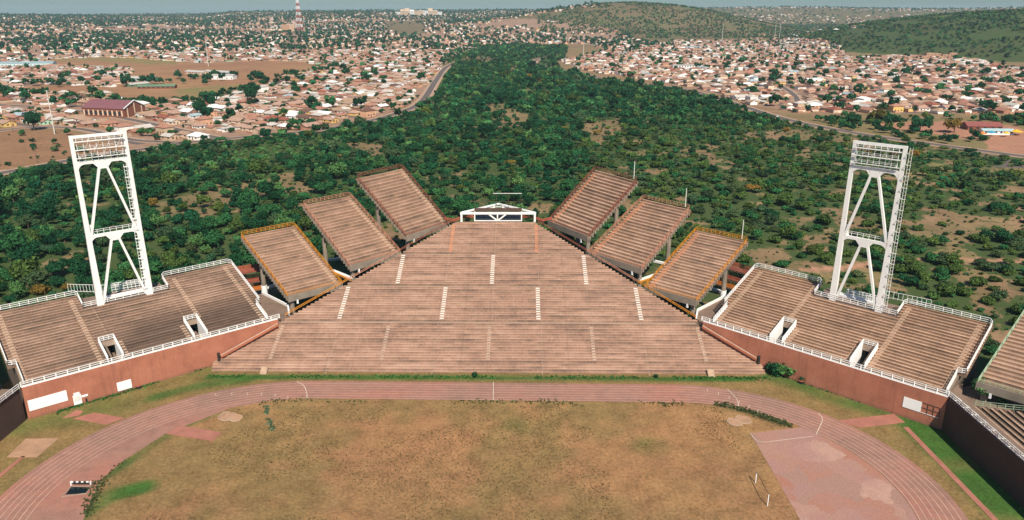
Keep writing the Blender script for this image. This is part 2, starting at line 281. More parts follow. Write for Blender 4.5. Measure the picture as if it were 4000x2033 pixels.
CLEARS=['clear','clear2','clear3','clear4','clear5','clear6','clear7','clear8','clear9','clear10','clear11','clear12','clear13','clear14','clear15']
def soft(x,y,k,a=7.):
    return inpoly(x+a*2*(vnoise(x,y,6,81)-.5)+a*(vnoise(x,y,17,82)-.5),y+a*2*(vnoise(x,y,6,83)-.5)+a*1.6*(vnoise(x,y,17,84)-.5),P_(k))
def bush_density(x,y):
    n=vnoise(x,y,38,1)*.45+vnoise(x,y,14,2)*.55
    right=sst(.06,.15,x/y)*(1-sst(500,680,y))
    n=n*(1-right)+(vnoise(x,y,24,4)*.35+vnoise(x,y,9,3)*.65)*right
    mid=np.exp(-((x/y+.28)/.16)**2)*(1-sst(330,420,y))
    lim=.23+.15*right+.14*mid
    d=sst(lim-.07,lim+.07,n)
    for k in CLEARS: d=np.where(soft(x,y,k),d*.34*(vnoise(x,y,7,6)>.35),d)
    return d,right
def terrain():
    az=np.concatenate([np.arange(-180,-42,3.),np.arange(-42,42,.2),np.arange(42,180.1,3.)])
    rr=[0.,30.]; 
    while rr[-1]<9800: rr.append(rr[-1]*(1.010 if rr[-1]<2500 else 1.014)+.2)
    rr=np.array(rr); A,Rr=np.meshgrid(np.radians(az),rr)
    X=Rr*np.sin(A);Y=Rr*np.cos(A); Z=H_(X,Y)
    n,m=X.shape; V=np.stack([X,Y,Z],-1).reshape(-1,3)
    i=np.arange(n-1)[:,None]*m+np.arange(m-1)[None]; F=np.stack([i,i+1,i+m+1,i+m],-1).reshape(-1,4)[:,::-1]
    x,y,z=V.T
    soil=np.array([.29,.16,.105]);olive=np.array([.135,.125,.055]);town=np.array([.31,.195,.14]);field=np.array([.285,.145,.085]);green=np.array([.11,.15,.05]);hill=np.array([.17,.125,.068])
    C=np.tile(soil,(len(V),1))
    d,_=bush_density(x,np.maximum(y,1)); n2=vnoise(x,y,9,5)
    n3=(n2*.5+vnoise(x,y,31,15)*.5)[:,None]; C=C*(1-.9*n3)+np.array([.17,.16,.065])*(.9*n3); C=C*(.85+.3*vnoise(x,y,13,16)[:,None])
    inb=inpoly(x,y,P_('bush_area')); C=np.where(inb[:,None],C*(1-.6*d[:,None])+np.array([.085,.095,.04])*.6*d[:,None],C)
    tl=inpoly(x,y,P_('town_left'));tr=inpoly(x,y,P_('town_right'))
    C[tl|tr]=town
    q=soft(x,y,'scrub_mid',30.); C[q]=hill; q=inpoly(x,y,P_('bush_area'))&(y>1300); C[q]=hill
    fl=soft(x,y,'fields',10.); nf=vnoise(x,y,60,9)[:,None]; C[fl]=(field*nf+np.array([.33,.19,.10])*(1-nf))[fl]
    for k in ('field_green','field_green2','greenveg_r'): q=soft(x,y,k,14.); w=(.35+.65*vnoise(x,y,22,17))[:,None]; C[q]=(C*(1-w)+w*(.75*np.array([.22,.19,.075])+.25*green))[q]
    q=inpoly(x,y,P_('open_left')); C[q]=[.27,.15,.085]
    q=inpoly(x,y,P_('brown_clearing')); C[q]=[.38,.19,.125]
    q=inpoly(x,y,P_('strip_right'))&~inpoly(x,y,P_('brown_clearing')); C[q]=[.2,.16,.075]
    q=inpoly(x,y,P_('gravel')); C[q]=[.46,.38,.31]
    for k in ('track_bush','track_bush2'): w=(dline(x,y,P_(k))<2.0); C[w]=[.40,.22,.14]
    far=sst(1800,2600,np.hypot(x,y))*(1-(tl|tr)); hh=vnoise(x,y,70,3)
    C=C*(1-far[:,None])+hill*(.7+.6*hh[:,None])*far[:,None]
    dh=((x-1620)/880)**2+((y-2030)/1020)**2<1.02; C[dh]=(np.array([.10,.088,.038])*(.75+.6*hh[:,None]))[dh]
    C[~inb&(y<100)]=olive
    sc=np.where(inb,.68+.4*d,.15); sc=np.where(tl|tr|fl,0.,sc); sc=np.maximum(sc,far*(.5+.4*hh)); sc=np.where(dh,.74+.45*hh,sc); sc=np.where(inpoly(x,y,P_('open_left')),.62,sc)
    for k in CLEARS: sc=np.where(inpoly(x,y,P_(k)),sc*.8,sc)
    for k in ('track_bush','track_bush2'): sc=np.where(dline(x,y,P_(k))<2.5,0,sc)
    C=np.concatenate([C,sc[:,None]],1)
    o=fastmesh('terrain',V,F,LAND,tint=C,smooth=True); tag(o,kind='structure'); return o
terrain()
def ribbon(name,pl,w,dz,mat,kind='structure',label=None,cat=None,off=0.):
    m=MB(); pts=[]
    for i,p in enumerate(pl):
        a=pl[max(i-1,0)];b=pl[min(i+1,len(pl)-1)]; d=np.array([b[0]-a[0],b[1]-a[1]],float); d/=np.hypot(*d)+1e-9; n=np.array([-d[1],d[0]])
        L=np.array(p,float)+n*(w/2+off);Q=np.array(p,float)+n*(-w/2+off); pts.append((L,Q))
    for (a,b),(c,d) in zip(pts,pts[1:]):
        z=lambda q: float(H_(q[0],q[1]))+dz
        m.poly([(*b,z(b)),(*d,z(d)),(*c,z(c)),(*a,z(a))])
    return m.build(name,mat,kind=kind)
for k,w in (('road_left',7.5),('road_left2',6.5),('road_left3',6.),('road_right',8.),('street_r1',6.)):
    ribbon('road_shoulder',ROADS[k],w+7,.06,DIRT); ribbon('road',ROADS[k],w,.12,ASPH)
    for s in (-1,1): ribbon('kerb',ROADS[k],.7,.2,KERB,off=s*(w/2+.3))
m=MB(); m.prism(P_('road_turn'),0,.1,False); m.build('road_turning_bay',ASPH,kind='structure')
# left-town streets
def street_grid(o,az,nx,ny,dx,dy,inside,w=5.5):
    u=np.array([math.cos(R_(az)),math.sin(R_(az))]);v=np.array([-u[1],u[0]]); m=MB()
    for j in range(-ny,ny):
        run=[]
        for i in range(-nx,nx):
            p=np.array(o)+u*i*12+v*j*dy
            if inside(p): run.append(p)
            else:
                if len(run)>3: strip(m,run,w)
                run=[]
        if len(run)>3: strip(m,run,w)
    return m
def strip(m,run,w):
    a,b=run[0],run[-1]; d=(b-a)/np.linalg.norm(b-a); n=np.array([-d[1],d[0]])*w/2
    for p,q in zip(run,run[1:]):
        m.poly([(*(p-n),float(H_(*(p-n)))+.09),(*(q-n),float(H_(*(q-n)))+.09),(*(q+n),float(H_(*(q+n)))+.09),(*(p+n),float(H_(*(p+n)))+.09)])
LAZ,RAZ=-34.,14.; LO,RO=(-350,640),(300,850); LDY,RDY=46.,42.
okL=lambda p: bool(inpoly(p[0],p[1],P_('town_left')) and not inpoly(p[0],p[1],P_('fields')) and math.hypot(*p)<1900 and (dline(p[0],p[1],ROADS['road_left'])>8))
okR=lambda p: bool(inpoly(p[0],p[1],P_('town_right')) and math.hypot(*p)<1900)
m=street_grid(LO,LAZ,150,40,0,LDY,okL); m.build('township_streets',ASPH,kind='structure')
m=street_grid(RO,RAZ,150,40,0,RDY,okR); m.build('hillside_streets',ASPH,kind='structure')
# ------------------------------------------------------------------ foliage prototypes
def crown(seed,rx,rz,z0,nl,card,clumps=7,flat=1.,dome=.35):
    """cards (nl,4,3) around lumpy crown + core; unit metres"""
    r=np.random.default_rng(seed); cs=[]
    for i in range(clumps):
        a=r.random()*6.28; q=rx*.62*math.sqrt(r.random()); cs.append((q*math.cos(a),q*math.sin(a),z0+rz*(.45+.4*r.random())*(1-.4*(q/rx)**2),rx*(.34+.2*r.random()),rz*(.35+.2*r.random())))
    cs=np.array(cs); k=r.integers(0,clumps,nl); c=cs[k]
    d=r.normal(size=(nl,3)); d[:,2]=d[:,2]*.8+dome; d/=np.linalg.norm(d,axis=1)[:,None]
    p=c[:,:3]+d*c[:,[3,3,4]]*(.82+.3*r.random((nl,1)))
    n=d+r.normal(size=(nl,3))*.45; n/=np.linalg.norm(n,axis=1)[:,None]
    t=np.cross(n,r.normal(size=(nl,3))); t/=np.linalg.norm(t,axis=1)[:,None]; b=np.cross(n,t)
    s=card*(.6+.8*r.random((nl,1))); s2=s*(.5+.4*r.random((nl,1)))
    Q=np.stack([p-t*s-b*s2*.6,p+t*s*.7-b*s2,p+t*s+b*s2*.7,p-t*s*.6+b*s2],1)
    # core lumps (squat octahedra-like)
    cq=[]
    for x,y,z,a,h in cs:
        a*=.74;h*=.78
        ring=[(x+a*math.cos(i*math.pi/3),y+a*math.sin(i*math.pi/3),z-h*.1) for i in range(6)]
        r2=[(x+a*.6*math.cos(i*math.pi/3+.5),y+a*.6*math.sin(i*math.pi/3+.5),z+h*.75) for i in range(6)]
        r0=[(x+a*.5*math.cos(i*math.pi/3+.5),y+a*.5*math.sin(i*math.pi/3+.5),z-h*.8) for i in range(6)]
        for A,B in ((ring,r2),(r0,ring)):
            for i in range(6): cq.append([A[i],A[(i+1)%6],B[(i+1)%6],B[i]])
        cq.append([r2[0],r2[1],r2[2],r2[3]]);cq.append([r2[3],r2[4],r2[5],r2[0]])
    Q=np.concatenate([Q,np.array(cq)]); sh=np.concatenate([.75+.6*r.random(nl),np.full(len(cq),.7)])
    return Q,sh
TINTS={'dark':(.012,.058,.024),'mid':(.026,.098,.034),'olive':(.058,.102,.026),'pale':(.07,.16,.05),'rusty':(.15,.10,.022),'grey':(.046,.082,.036)}
def protos(nl,card,clumps):
    L=[]
    for s in range(3): L.append(('bush',crown(10+s,2.6,2.4,.05,nl,card,clumps,dome=.3)))
    for s in range(3): L.append(('tree',crown(20+s,3.1,3.4,1.2,nl,card,clumps,dome=.35)))
    for s in range(2): L.append(('spread',crown(30+s,3.6,2.0,1.2,nl,card,clumps+2,dome=.5)))
    return L
LOD=[protos(430,.27,9),protos(170,.38,7),protos(48,.66,5),protos(6,1.5,1)]
COLN=['dark','mid','olive','pale','rusty','grey']
trunk=MB(); trunk.tube([(0,0,-.1),(.05,0,.9),(.12,.05,1.9)],[.22,.17,.12],7); trunk.tube([(.08,0,1.2),(.7,.3,2.3)],[.1,.05],5); trunk.tube([(.08,0,1.3),(-.6,-.25,2.4)],[.1,.05],5); trunk.tube([(.1,0,1.4),(0,.7,2.5)],[.09,.05],5)
tmesh=trunk.build('trunk',BARK); TRUNKM=tmesh.data; bpy.data.objects.remove(tmesh)
CROWNM={}
def crownmesh(kind,ci):
    if (kind,ci) not in CROWNM:
        Q,sh=LOD[0][kind][1]; V=Q.reshape(-1,3); F=np.arange(len(V)).reshape(-1,4)
        o=fastmesh('crown',V,F,LEAF,tint=sh[:,None]*np.array(TINTS[COLN[ci]])); CROWNM[(kind,ci)]=o.data; bpy.data.objects.remove(o)
    return CROWNM[(kind,ci)]
def merge_trees(name,T,lod,label,cat='bushes'):
    """T rows x,y,z,scale,rot,kind,colour,zscale"""
    Vs=[];Ts=[]
    for kind in range(8):
        S=T[T[:,5]==kind]
        if not len(S): continue
        Q,sh=LOD[lod][kind][1]; P=Q.reshape(-1,3); c,s=np.cos(S[:,4])[:,None],np.sin(S[:,4])[:,None]
        X=(P[None,:,0]*c-P[None,:,1]*s)*S[:,3:4]+S[:,0:1];Y=(P[None,:,0]*s+P[None,:,1]*c)*S[:,3:4]+S[:,1:2];Z=P[None,:,2]*S[:,3:4]*S[:,7:8]+S[:,2:3]
        Vs.append(np.stack([X,Y,Z],-1).reshape(-1,3))
        tc=np.array([TINTS[n] for n in COLN])[S[:,6].astype(int)]*(.6+.8*rng.random((len(S),1)))*(1+np.array([.25,.0,-.1])*rng.normal(0,.5,(len(S),1)))
        Ts.append((tc[:,None,:]*sh[None,:,None]).reshape(-1,3))
    V=np.concatenate(Vs);F=np.arange(len(V)).reshape(-1,4)
    return tag(fastmesh(name,V,F,LEAF,tint=np.concatenate(Ts)),label,cat,kind='stuff')
def projpx(x,y,z):
    P=R_(18.2); dz=z-CAMZ; d=y*math.cos(P)-dz*math.sin(P); u=y*math.sin(P)+dz*math.cos(P)
    return 1288+1900*x/d, 654.5-1900*u/d, d
trees=[]
def addtree(x,y,s,kind,ci,zs=1.): trees.append((x,y,float(H_(x,y)),s,rng.random()*6.28,kind,ci,zs))
# bushland scatter
gx,gy=np.meshgrid(np.arange(-640,820,5.4),np.arange(150,2300,5.4)); gx=gx.ravel()+rng.uniform(-2.6,2.6,gx.size);gy=gy.ravel()+rng.uniform(-2.6,2.6,gy.size)
allroads=[ROADS[k] for k in ROADS]
ok=inpoly(gx,gy,P_('bush_area'))&~inpoly(gx,gy,STAD)
for rd in allroads: ok&=dline(gx,gy,rd)>12.5
for k in ('track_bush','track_bush2'): ok&=dline(gx,gy,P_(k))>3
gx,gy=gx[ok],gy[ok]; d,right=bush_density(gx,gy); keep=rng.random(len(gx))<d*np.where(gy>900,.55,.86); gx,gy,right=gx[keep],gy[keep],right[keep]
lv=inpoly(gx,gy,P_('lightveg'))
for x,y,r,l in zip(gx,gy,right,lv):
    q=rng.random()
    if l: kind,ci,s=rng.integers(0,3),3,.6
    elif r>.4: kind=rng.choice([0,1,2,0,1,2,6,7,3]); ci=rng.choice([2,2,2,1,0,1,2,5,5,2,1]) if rng.random()<.993 else 4; s=.5+.85*q**1.5
    else: kind=rng.choice([0,1,2,3,4,5,6,7]); ci=rng.choice([0,0,0,1,1,0,2,1,5,0,3,0]) if rng.random()<.998 else 4; s=.5+.75*q**1.3+(.7 if rng.random()<.07 else 0)
    addtree(x,y,s*(1.25 if y>700 else 1),kind,ci,.85 if r>.4 else 1.)
xs,ys=np.meshgrid(np.arange(-300,420,4.),np.arange(170,640,4.)); xs=xs.ravel()+rng.uniform(-2,2,xs.size);ys=ys.ravel()+rng.uniform(-2,2,ys.size)
q=inpoly(xs,ys,P_('bush_area'))&~inpoly(xs,ys,STAD)
for rd in allroads: q&=dline(xs,ys,rd)>8
for k in ('track_bush','track_bush2'): q&=dline(xs,ys,P_(k))>2.5
xs,ys=xs[q],ys[q]; d_,r_=bush_density(xs,ys); q=rng.random(len(xs))<np.where(d_<.5,.62,.25)*(vnoise(xs,ys,11,66)>.25); 
for x,y in zip(xs[q],ys[q]): addtree(x,y,.16+.36*rng.random()**2,rng.integers(0,3),rng.choice([1,2,2,5,0]),.8)
for k in ('strip_right',):
    xs=rng.uniform(240,460,700);ys=rng.uniform(450,668,700); q=inpoly(xs,ys,P_(k))&~inpoly(xs,ys,P_('brown_clearing'))&(dline(xs,ys,ROADS['road_right'])>7)
    for x,y in zip(xs[q],ys[q]):
        if rng.random()<(.95 if y>590 else .6): addtree(x,y,.7+.8*rng.random(),rng.integers(0,8),rng.choice([0,0,1,2]))
for k in ('acac1','acac2','acac3','acac4','acac5'): addtree(*PT[k],2.2,6+(k>'acac2'),{'acac1':4,'acac5':4}.get(k,0),1.35)
for k,s in (('bigt1',2.4),('bigt2',2.6),('bigt3',4.2),('bigt4',2.6),('bigt5',2.5),('bigt6',2.8)): addtree(*PT[k],s,4,0,1.2)
for i in range(150):
    x,y=rng.uniform(-480,-270),rng.uniform(400,655)
    if inpoly(x,y,P_('open_left')) and dline(x,y,ROADS['road_left'])>8: addtree(x,y,.4+1.2*rng.random()**2,rng.integers(0,6),rng.choice([0,0,1,5]))
# trees round the school and along field edges
for i in range(140):
    x,y=rng.uniform(-620,-320),rng.uniform(860,1180)
    if inpoly(x,y,P_('fields')) and abs(y-(1010+.3*(x+450)))<55+30*rng.random() and min(math.hypot(x-PT[k][0],y-PT[k][1]) for k in ('school_a','school_b','school_c','school_d','school_e','school_f'))>17: addtree(x,y,1.2+1.4*rng.random(),rng.integers(3,8),0)
for pl in ([(-330,720),(-322,800),(-305,880),(-300,1000),(-320,1150)],[(-600,900),(-560,860),(-500,840),(-400,770),(-340,745)]):
    pl=smoothpl(pl)
    for x,y in pl:
        for j in range(4): addtree(x+rng.uniform(-12,12),y+rng.uniform(-9,9),.8+1.2*rng.random(),rng.integers(0,8),0)
# ------------------------------------------------------------------ houses
ROOFC=[('terracotta',(.36,.18,.125)),('dusty pink',(.40,.255,.195)),('rust red',(.26,.09,.06)),('pale grey',(.50,.46,.42)),('white metal',(.84,.83,.80)),('dark brown',(.15,.08,.06)),('sandy brown',(.36,.24,.165)),('blue grey',(.33,.42,.46))]
ROOFP=[.22,.25,.07,.13,.06,.07,.18,.02]
WALLC=[('cream',(.70,.55,.41)),('white',(.86,.83,.78)),('peach',(.62,.36,.23)),('brick brown',(.34,.18,.12)),('sandy',(.55,.40,.27)),('yellow',(.66,.44,.16)),('mint green',(.42,.62,.45))]
WALLP=[.27,.27,.16,.12,.14,.035,.005]
def hgeo(L,W,h,rise,hip):
    """returns wall quads, roof quads (n,4,3); ridge along local x"""
    a,b=L/2,W/2; o=.5
    w=[[(-a,-b,0),(a,-b,0),(a,-b,h),(-a,-b,h)],[(a,-b,0),(a,b,0),(a,b,h),(a,-b,h)],[(a,b,0),(-a,b,0),(-a,b,h),(a,b,h)],[(-a,b,0),(-a,-b,0),(-a,-b,h),(-a,b,h)]]
    i=b*.9 if hip else 0
    if not hip: w+=[[(a,-b,h),(a,b,h),(a,0,h+rise*.92),(a,0,h+rise*.92)],[(-a,b,h),(-a,-b,h),(-a,0,h+rise*.92),(-a,0,h+rise*.92)]]
    A,B=a+o,b+o; ht=h-rise*o/b; R0,R1=(-A+i,0,h+rise+.08),(A-i,0,h+rise+.08); ht+=.08
    r=[[(-A,-B,ht),(A,-B,ht),R1,R0],[(A,B,ht),(-A,B,ht),R0,R1]]
    if hip: r+=[[(A,-B,ht),(A,B,ht),R1,R1],[(-A,B,ht),(-A,-B,ht),R0,R0]]
    t=.12; r+=[[(p[0],p[1],p[2]-t) for p in q][::-1] for q in r[:2]]
    r+=[[(-A,-B,ht-t),(A,-B,ht-t),(A,-B,ht),(-A,-B,ht)],[(A,B,ht-t),(-A,B,ht-t),(-A,B,ht),(A,B,ht)]]
    if not hip: r+=[[(A,-B,ht-t),(R1[0],0,R1[2]-t),R1,(A,-B,ht)],[(R1[0],0,R1[2]-t),(A,B,ht-t),(A,B,ht),R1],[(-A,-B,ht),R0,(R0[0],0,R0[2]-t),(-A,-B,ht-t)],[R0,(-A,B,ht),(-A,B,ht-t),(R0[0],0,R0[2]-t)]]
    return np.array(w,float),np.array(r,float)
HT=[hgeo(11,7.5,2.7,1.5,0),hgeo(9.5,8,2.7,1.6,1),hgeo(14,9,2.8,1.9,0),hgeo(12,9.5,2.9,2.0,1),hgeo(7,5.5,2.5,.9,0),hgeo(11,8,5.4,1.7,1),hgeo(10,7,2.7,.35,0)]
HTP=[.27,.16,.17,.14,.12,.04,.10]
houses=[]
def addhouse(x,y,az,row,reg,s=1.): houses.append([x,y,float(H_(x,y)),az,rng.choice(7,p=HTP),rng.choice(8,p=ROOFP),rng.choice(7,p=WALLP),s,row,reg])
LAND_KEEP=[(-306,598),(-311,612)]+[PT[k] for k in ('church','school_blue','mast','office','white2','apart1','apart2','white_long','blocky')]
LAND_R=[11,11,32,45,20,40,14,14,18,20,10]
def town(o,az,dy,reg,poly,rmax,nx=190,ny=60,step=14.2):
    u=np.array([math.cos(R_(az)),math.sin(R_(az))]);v=np.array([-u[1],u[0]])
    for j in range(-ny,ny):
        for sd,off in ((0,10.5),(1,dy-10.5),(2,dy/2)):
            if sd==2 and dy<40: continue
            x0=0
            for i in range(-nx,nx):
                p=np.array(o)+u*(i*step+rng.uniform(-1.5,1.5))+v*(j*dy+off+rng.uniform(-1.5,1.5))
                if sd==2 and rng.random()<.35: continue
                r=math.hypot(*p)
                if r>rmax or p[1]<300: continue
                X,Y,_=projpx(p[0],p[1],0)
                if X<-800 or X>3400: continue
                if not inpoly(p[0],p[1],poly): continue
                if reg=='L' and inpoly(p[0],p[1],P_('fields')): continue
                if min(dline(p[0],p[1],ROADS[k]) for k in ROADS)<11: continue
                if any(math.hypot(p[0]-a,p[1]-b)<q for (a,b),q in zip(LAND_KEEP,LAND_R)): continue
                g=rng.random()
                if g<.17: 
                    if g>.12: continue
                    addtree(p[0],p[1],1.1+1.3*rng.random(),rng.integers(3,8),rng.choice([0,0,1])); continue
                addhouse(p[0],p[1],az+(90 if rng.random()<(.62 if reg=='R' else .4) else 0)+rng.normal()*2,j*3+sd,reg)
                if rng.random()<(.42 if reg=='R' else .85): addtree(p[0]+rng.uniform(5,8)*rng.choice([-1,1]),p[1]-rng.uniform(4,8),.45+.85*rng.random(),rng.integers(0,8),rng.choice([0,0,0,1]))
town(LO,LAZ,LDY,'L',P_('town_left'),1900)
town(RO,RAZ,RDY,'R',P_('town_right'),2480)
# far town
xs=rng.uniform(-5200,700,37000);ys=rng.uniform(1700,5800,37000); r=np.hypot(xs,ys)
X,Y,_=projpx(xs,ys,0); q=(r>1880)&(r<5800)&(X>-850)&(inpoly(xs,ys,P_('town_left'))|((r>3200)&(X<1500)))&~inpoly(xs,ys,P_('scrub_mid'))
q&=vnoise(xs,ys,260,21)*.6+vnoise(xs,ys,90,22)*.4<.66
xs,ys=xs[q],ys[q]
for x,y in zip(xs,ys):
    if rng.random()<.62 and not(abs(x/y+.277)<.012 and y<3300): addhouse(x,y,rng.choice([20,110])+rng.normal()*4,0,'F',1.25)
    if rng.random()<.8: addtree(x+rng.uniform(-20,20),y+rng.uniform(-20,20),1.3+1.7*rng.random(),rng.integers(3,8),0)
# ridge-top suburbs right
xs=rng.uniform(600,4600,5000);ys=rng.uniform(4300,7000,5000)
q=vnoise(xs,ys,300,31)>.52
for x,y in zip(xs[q],ys[q]): 
    if rng.random()<.4: addhouse(x,y,rng.choice([20,110]),0,'F',1.3)
for i in range(60): addhouse(rng.uniform(760,1000),rng.uniform(2100,2700),30,0,'F',1.)
# hillside bush cover
xs=rng.uniform(100,3100,78000);ys=rng.uniform(1150,4200,78000)
X,Y,_=projpx(xs,ys,0); hh=H_(xs,ys); q=(X<3300)&(hh>5)&~inpoly(xs,ys,P_('town_right'))&~((xs<350)&(ys<2700))&(rng.random(len(xs))<.75*(vnoise(xs,ys,60,41)>.3))
for x,y in zip(xs[q],ys[q]): addtree(x,y,1.0+1.5*rng.random(),rng.integers(0,3),rng.choice([0,1,2,2,5]),.75)
xs=rng.uniform(-3600,4600,5000);ys=rng.uniform(3500,7500,5000); X,Y,_=projpx(xs,ys,0); q=(X>-60)&(X<2650)
for x,y in zip(xs[q],ys[q]): addtree(x,y,1.8+2.2*rng.random(),rng.integers(3,8),0,.8)
# ---- split into individual things and the mass
T=np.array(trees); X,Y,D=projpx(T[:,0],T[:,1],T[:,2]+1)
inside=(X>8)&(X<2568)&(Y>20)&(Y<1290)
size=T[:,3]/D*inside; order=np.argsort(-size); big=order[:296]; rest=np.ones(len(T),bool); rest[big]=False
def ordn(n): return '%d%s'%(n,'th' if 10<=n%100<=20 else {1:'st',2:'nd',3:'rd'}.get(n%10,'th'))
LOOK={0:'dark green',1:'mid green',2:'olive green',3:'pale green',4:'rust brown',5:'grey green'}
KN=lambda k:'bush' if k<3 else 'tree' if k<6 else 'flat_topped_tree'
KW={'bush':'rounded bush','tree':'leafy tree','flat_topped_tree':'flat-topped tree'}
def zone(x,y,X):
    if inpoly(x,y,P_('strip_right')): return 'by the bare red clearing'
    if inpoly(x,y,P_('town_left')) or inpoly(x,y,P_('open_left')) or inpoly(x,y,P_('fields')): return 'in the western township'
    if inpoly(x,y,P_('town_right')): return 'in the eastern township'
    if X<400: return 'behind the left lighting tower'
    if X<1100: return 'behind the left raised stands'
    if X<1480: return 'behind the central white truss'
    if X<2060: return 'behind the right raised stands'
    return 'behind the right lighting tower'
Z={}
for i in big: Z.setdefault((zone(T[i,0],T[i,1],X[i]),KN(T[i,5]),int(T[i,6])),[]).append(i)
for (zn,kn,ci),L in Z.items():
    L.sort(key=lambda i:X[i])
    for n,i in enumerate(L):
        x,y,z,s,rot,kind,_,zs=T[i]
        pl=('only ' if len(L)==1 else ordn(n+1)+' from left of ')
        e=empty(kn,(x,y,z),'%s%s %s %s'%(pl,LOOK[ci],KW[kn]+('' if len(L)==1 else 's' if not KW[kn].endswith('bush') else 'es'),zn),'bush' if kn=='bush' else 'tree','bushes and trees in the veld' if 'town' not in zn else 'trees in the townships')
        e.rotation_euler=(0,0,rot); e.scale=(s,s,s*zs)
        c=bpy.data.objects.new('crown',crownmesh(int(kind),ci)); COL.objects.link(c); c.parent=e
        t=bpy.data.objects.new('trunk',TRUNKM); COL.objects.link(t); t.parent=e
        if kind<3: t.scale=(.7,.7,.5)
rest&=(X>-1000)&(X<3600)
dist=np.hypot(T[:,0],T[:,1])
dist=dist/np.clip(T[:,3],.35,1.)**.8
for lo,hi,l,nm,lab in ((0,360,0,'near_bushland','dense green bushland close behind the stadium stands'),(360,640,1,'middle_bushland','green bushland between the stadium and the township roads'),(640,1300,2,'far_bushland','dark tree cover in the valley and between the houses'),(1300,99999,3,'distant_tree_cover','distant trees on the hills and horizon')):
    q=rest&(dist>=lo)&(dist<hi)
    if q.any(): merge_trees(nm,T[q],l,lab)
HS=np.array([h[:9] for h in houses],float); REG=np.array([h[9] for h in houses])
X,Y,D=projpx(HS[:,0],HS[:,1],HS[:,2]+1.5); vis=(X>15)&(X<2560)&(Y>20)
# hidden behind towers is fine; take largest
lw=np.array([11,9.5,14,12,7,11,10])[HS[:,4].astype(int)]
sz=lw/D*vis; order=np.argsort(-sz); bigh=order[:292]; resth=np.ones(len(HS),bool); resth[bigh]=False; resth&=(X>-900)&(X<3500)
def hmesh(Q,c,name):
    V=Q.reshape(-1,3); F=np.arange(len(V)).reshape(-1,4); o=fastmesh(name,V,F,HOUSE,tint=np.tile(np.array(c),(len(F),1))); d=o.data; bpy.data.objects.remove(o); return d
HM={}
def hm(kind,t,c,Q,cc):
    k=(kind,t,c)
    if k not in HM: HM[k]=hmesh(Q,cc,kind)
    return HM[k]
wm={}
def winmesh(t):
    if t not in wm:
        L,W=[(11,7.5),(9.5,8),(14,9),(12,9.5),(7,5.5),(11,8),(10,7)][t]; m=[]
        for sx in (-1,1): 
            for q in (-.28,.3): m.append(((L*q,sx*(W/2+.03),1.0),(1.5,.1,1.1),0)); 
        me=MB(); [me.box(*a) for a in m[:1]]; o=me.build('window',GLASS); a=o.data; bpy.data.objects.remove(o)
        me=MB(); me.box(*m[1]); o=me.build('window',GLASS); b=o.data; bpy.data.objects.remove(o)
        me=MB(); me.box((L/2+.03,-W*.2,1.0),(.1,1.5,1.1)); o=me.build('window',GLASS); c=o.data; bpy.data.objects.remove(o)
        me=MB(); me.box((0,-(W/2+.03),0),(.95,.1,2.05)); o=me.build('door',DARKB); d=o.data; bpy.data.objects.remove(o)
        me=MB(); me.box((L/2+.03,W*.2,0),(.1,.95,2.05)); o=me.build('door',DARKB); e=o.data; bpy.data.objects.remove(o)
        wm[t]=[('window',a),('window',b),('window',c),('door',d if t%2 else e)]
    return wm[t]
HZ={}
for i in bigh: HZ.setdefault((REG[i],int(HS[i,8])),[]).append(i)
regrow={}
for reg in ('L','R'):
    rows=sorted([k for k in HZ if k[0]==reg],key=lambda k:np.median([-Y[i] for i in HZ[k]]))
    for n,k in enumerate(rows): regrow[k]=n+1
SZ=['','small square ','long ','large ','tiny ','two-storey ','low-roofed ']
for k,L in HZ.items():
    L.sort(key=lambda i:X[i])
    for n,i in enumerate(L):
        x,y,z,az,t,rc,wc,s,_=HS[i]; t,rc,wc=int(t),int(rc),int(wc)
        e=empty('house',(x,y,z),'%s%s house, %s roof, %s from left in %s row, %s township'%(SZ[t],WALLC[wc][0],ROOFC[rc][0],ordn(n+1),ordn(regrow.get(k,1)),{'L':'western','R':'eastern','F':'far'}[k[0]]),'house','township houses')
        e.rotation_euler=(0,0,R_(az)); e.scale=(s,s,s)
        for nm,me in [('wall',hm('wall',t,wc,HT[t][0],WALLC[wc][1])),('roof',hm('roof',t,rc,HT[t][1],ROOFC[rc][1]))]+winmesh(t):
            c=bpy.data.objects.new(nm,me); COL.objects.link(c); c.parent=e
Vs=[];Ts=[]
for t in range(7):
    S=HS[resth&(HS[:,4]==t)]
    if not len(S): continue
    Q=np.concatenate(HT[t]).reshape(-1,3); nw=len(HT[t][0]); nf=nw+len(HT[t][1]); a=np.radians(S[:,3]);c,s_=np.cos(a)[:,None],np.sin(a)[:,None]; sc=S[:,7:8]
    Vs.append(np.stack([(Q[None,:,0]*c-Q[None,:,1]*s_)*sc+S[:,0:1],(Q[None,:,0]*s_+Q[None,:,1]*c)*sc+S[:,1:2],Q[None,:,2]*sc+S[:,2:3]],-1).reshape(-1,3))
    wcol=np.array([w[1] for w in WALLC])[S[:,6].astype(int)]; rcol=np.array([w[1] for w in ROOFC])[S[:,5].astype(int)]*(.85+.3*rng.random((len(S),1)))
    tt=np.empty((len(S),nf,3)); tt[:,:nw]=wcol[:,None];tt[:,nw:]=rcol[:,None]; Ts.append(tt.reshape(-1,3))
V=np.concatenate(Vs);F=np.arange(len(V)).reshape(-1,4)
tag(fastmesh('township_houses',V,F,HOUSE,tint=np.concatenate(Ts)),'mass of small houses filling the townships towards the horizon','houses',kind='stuff')
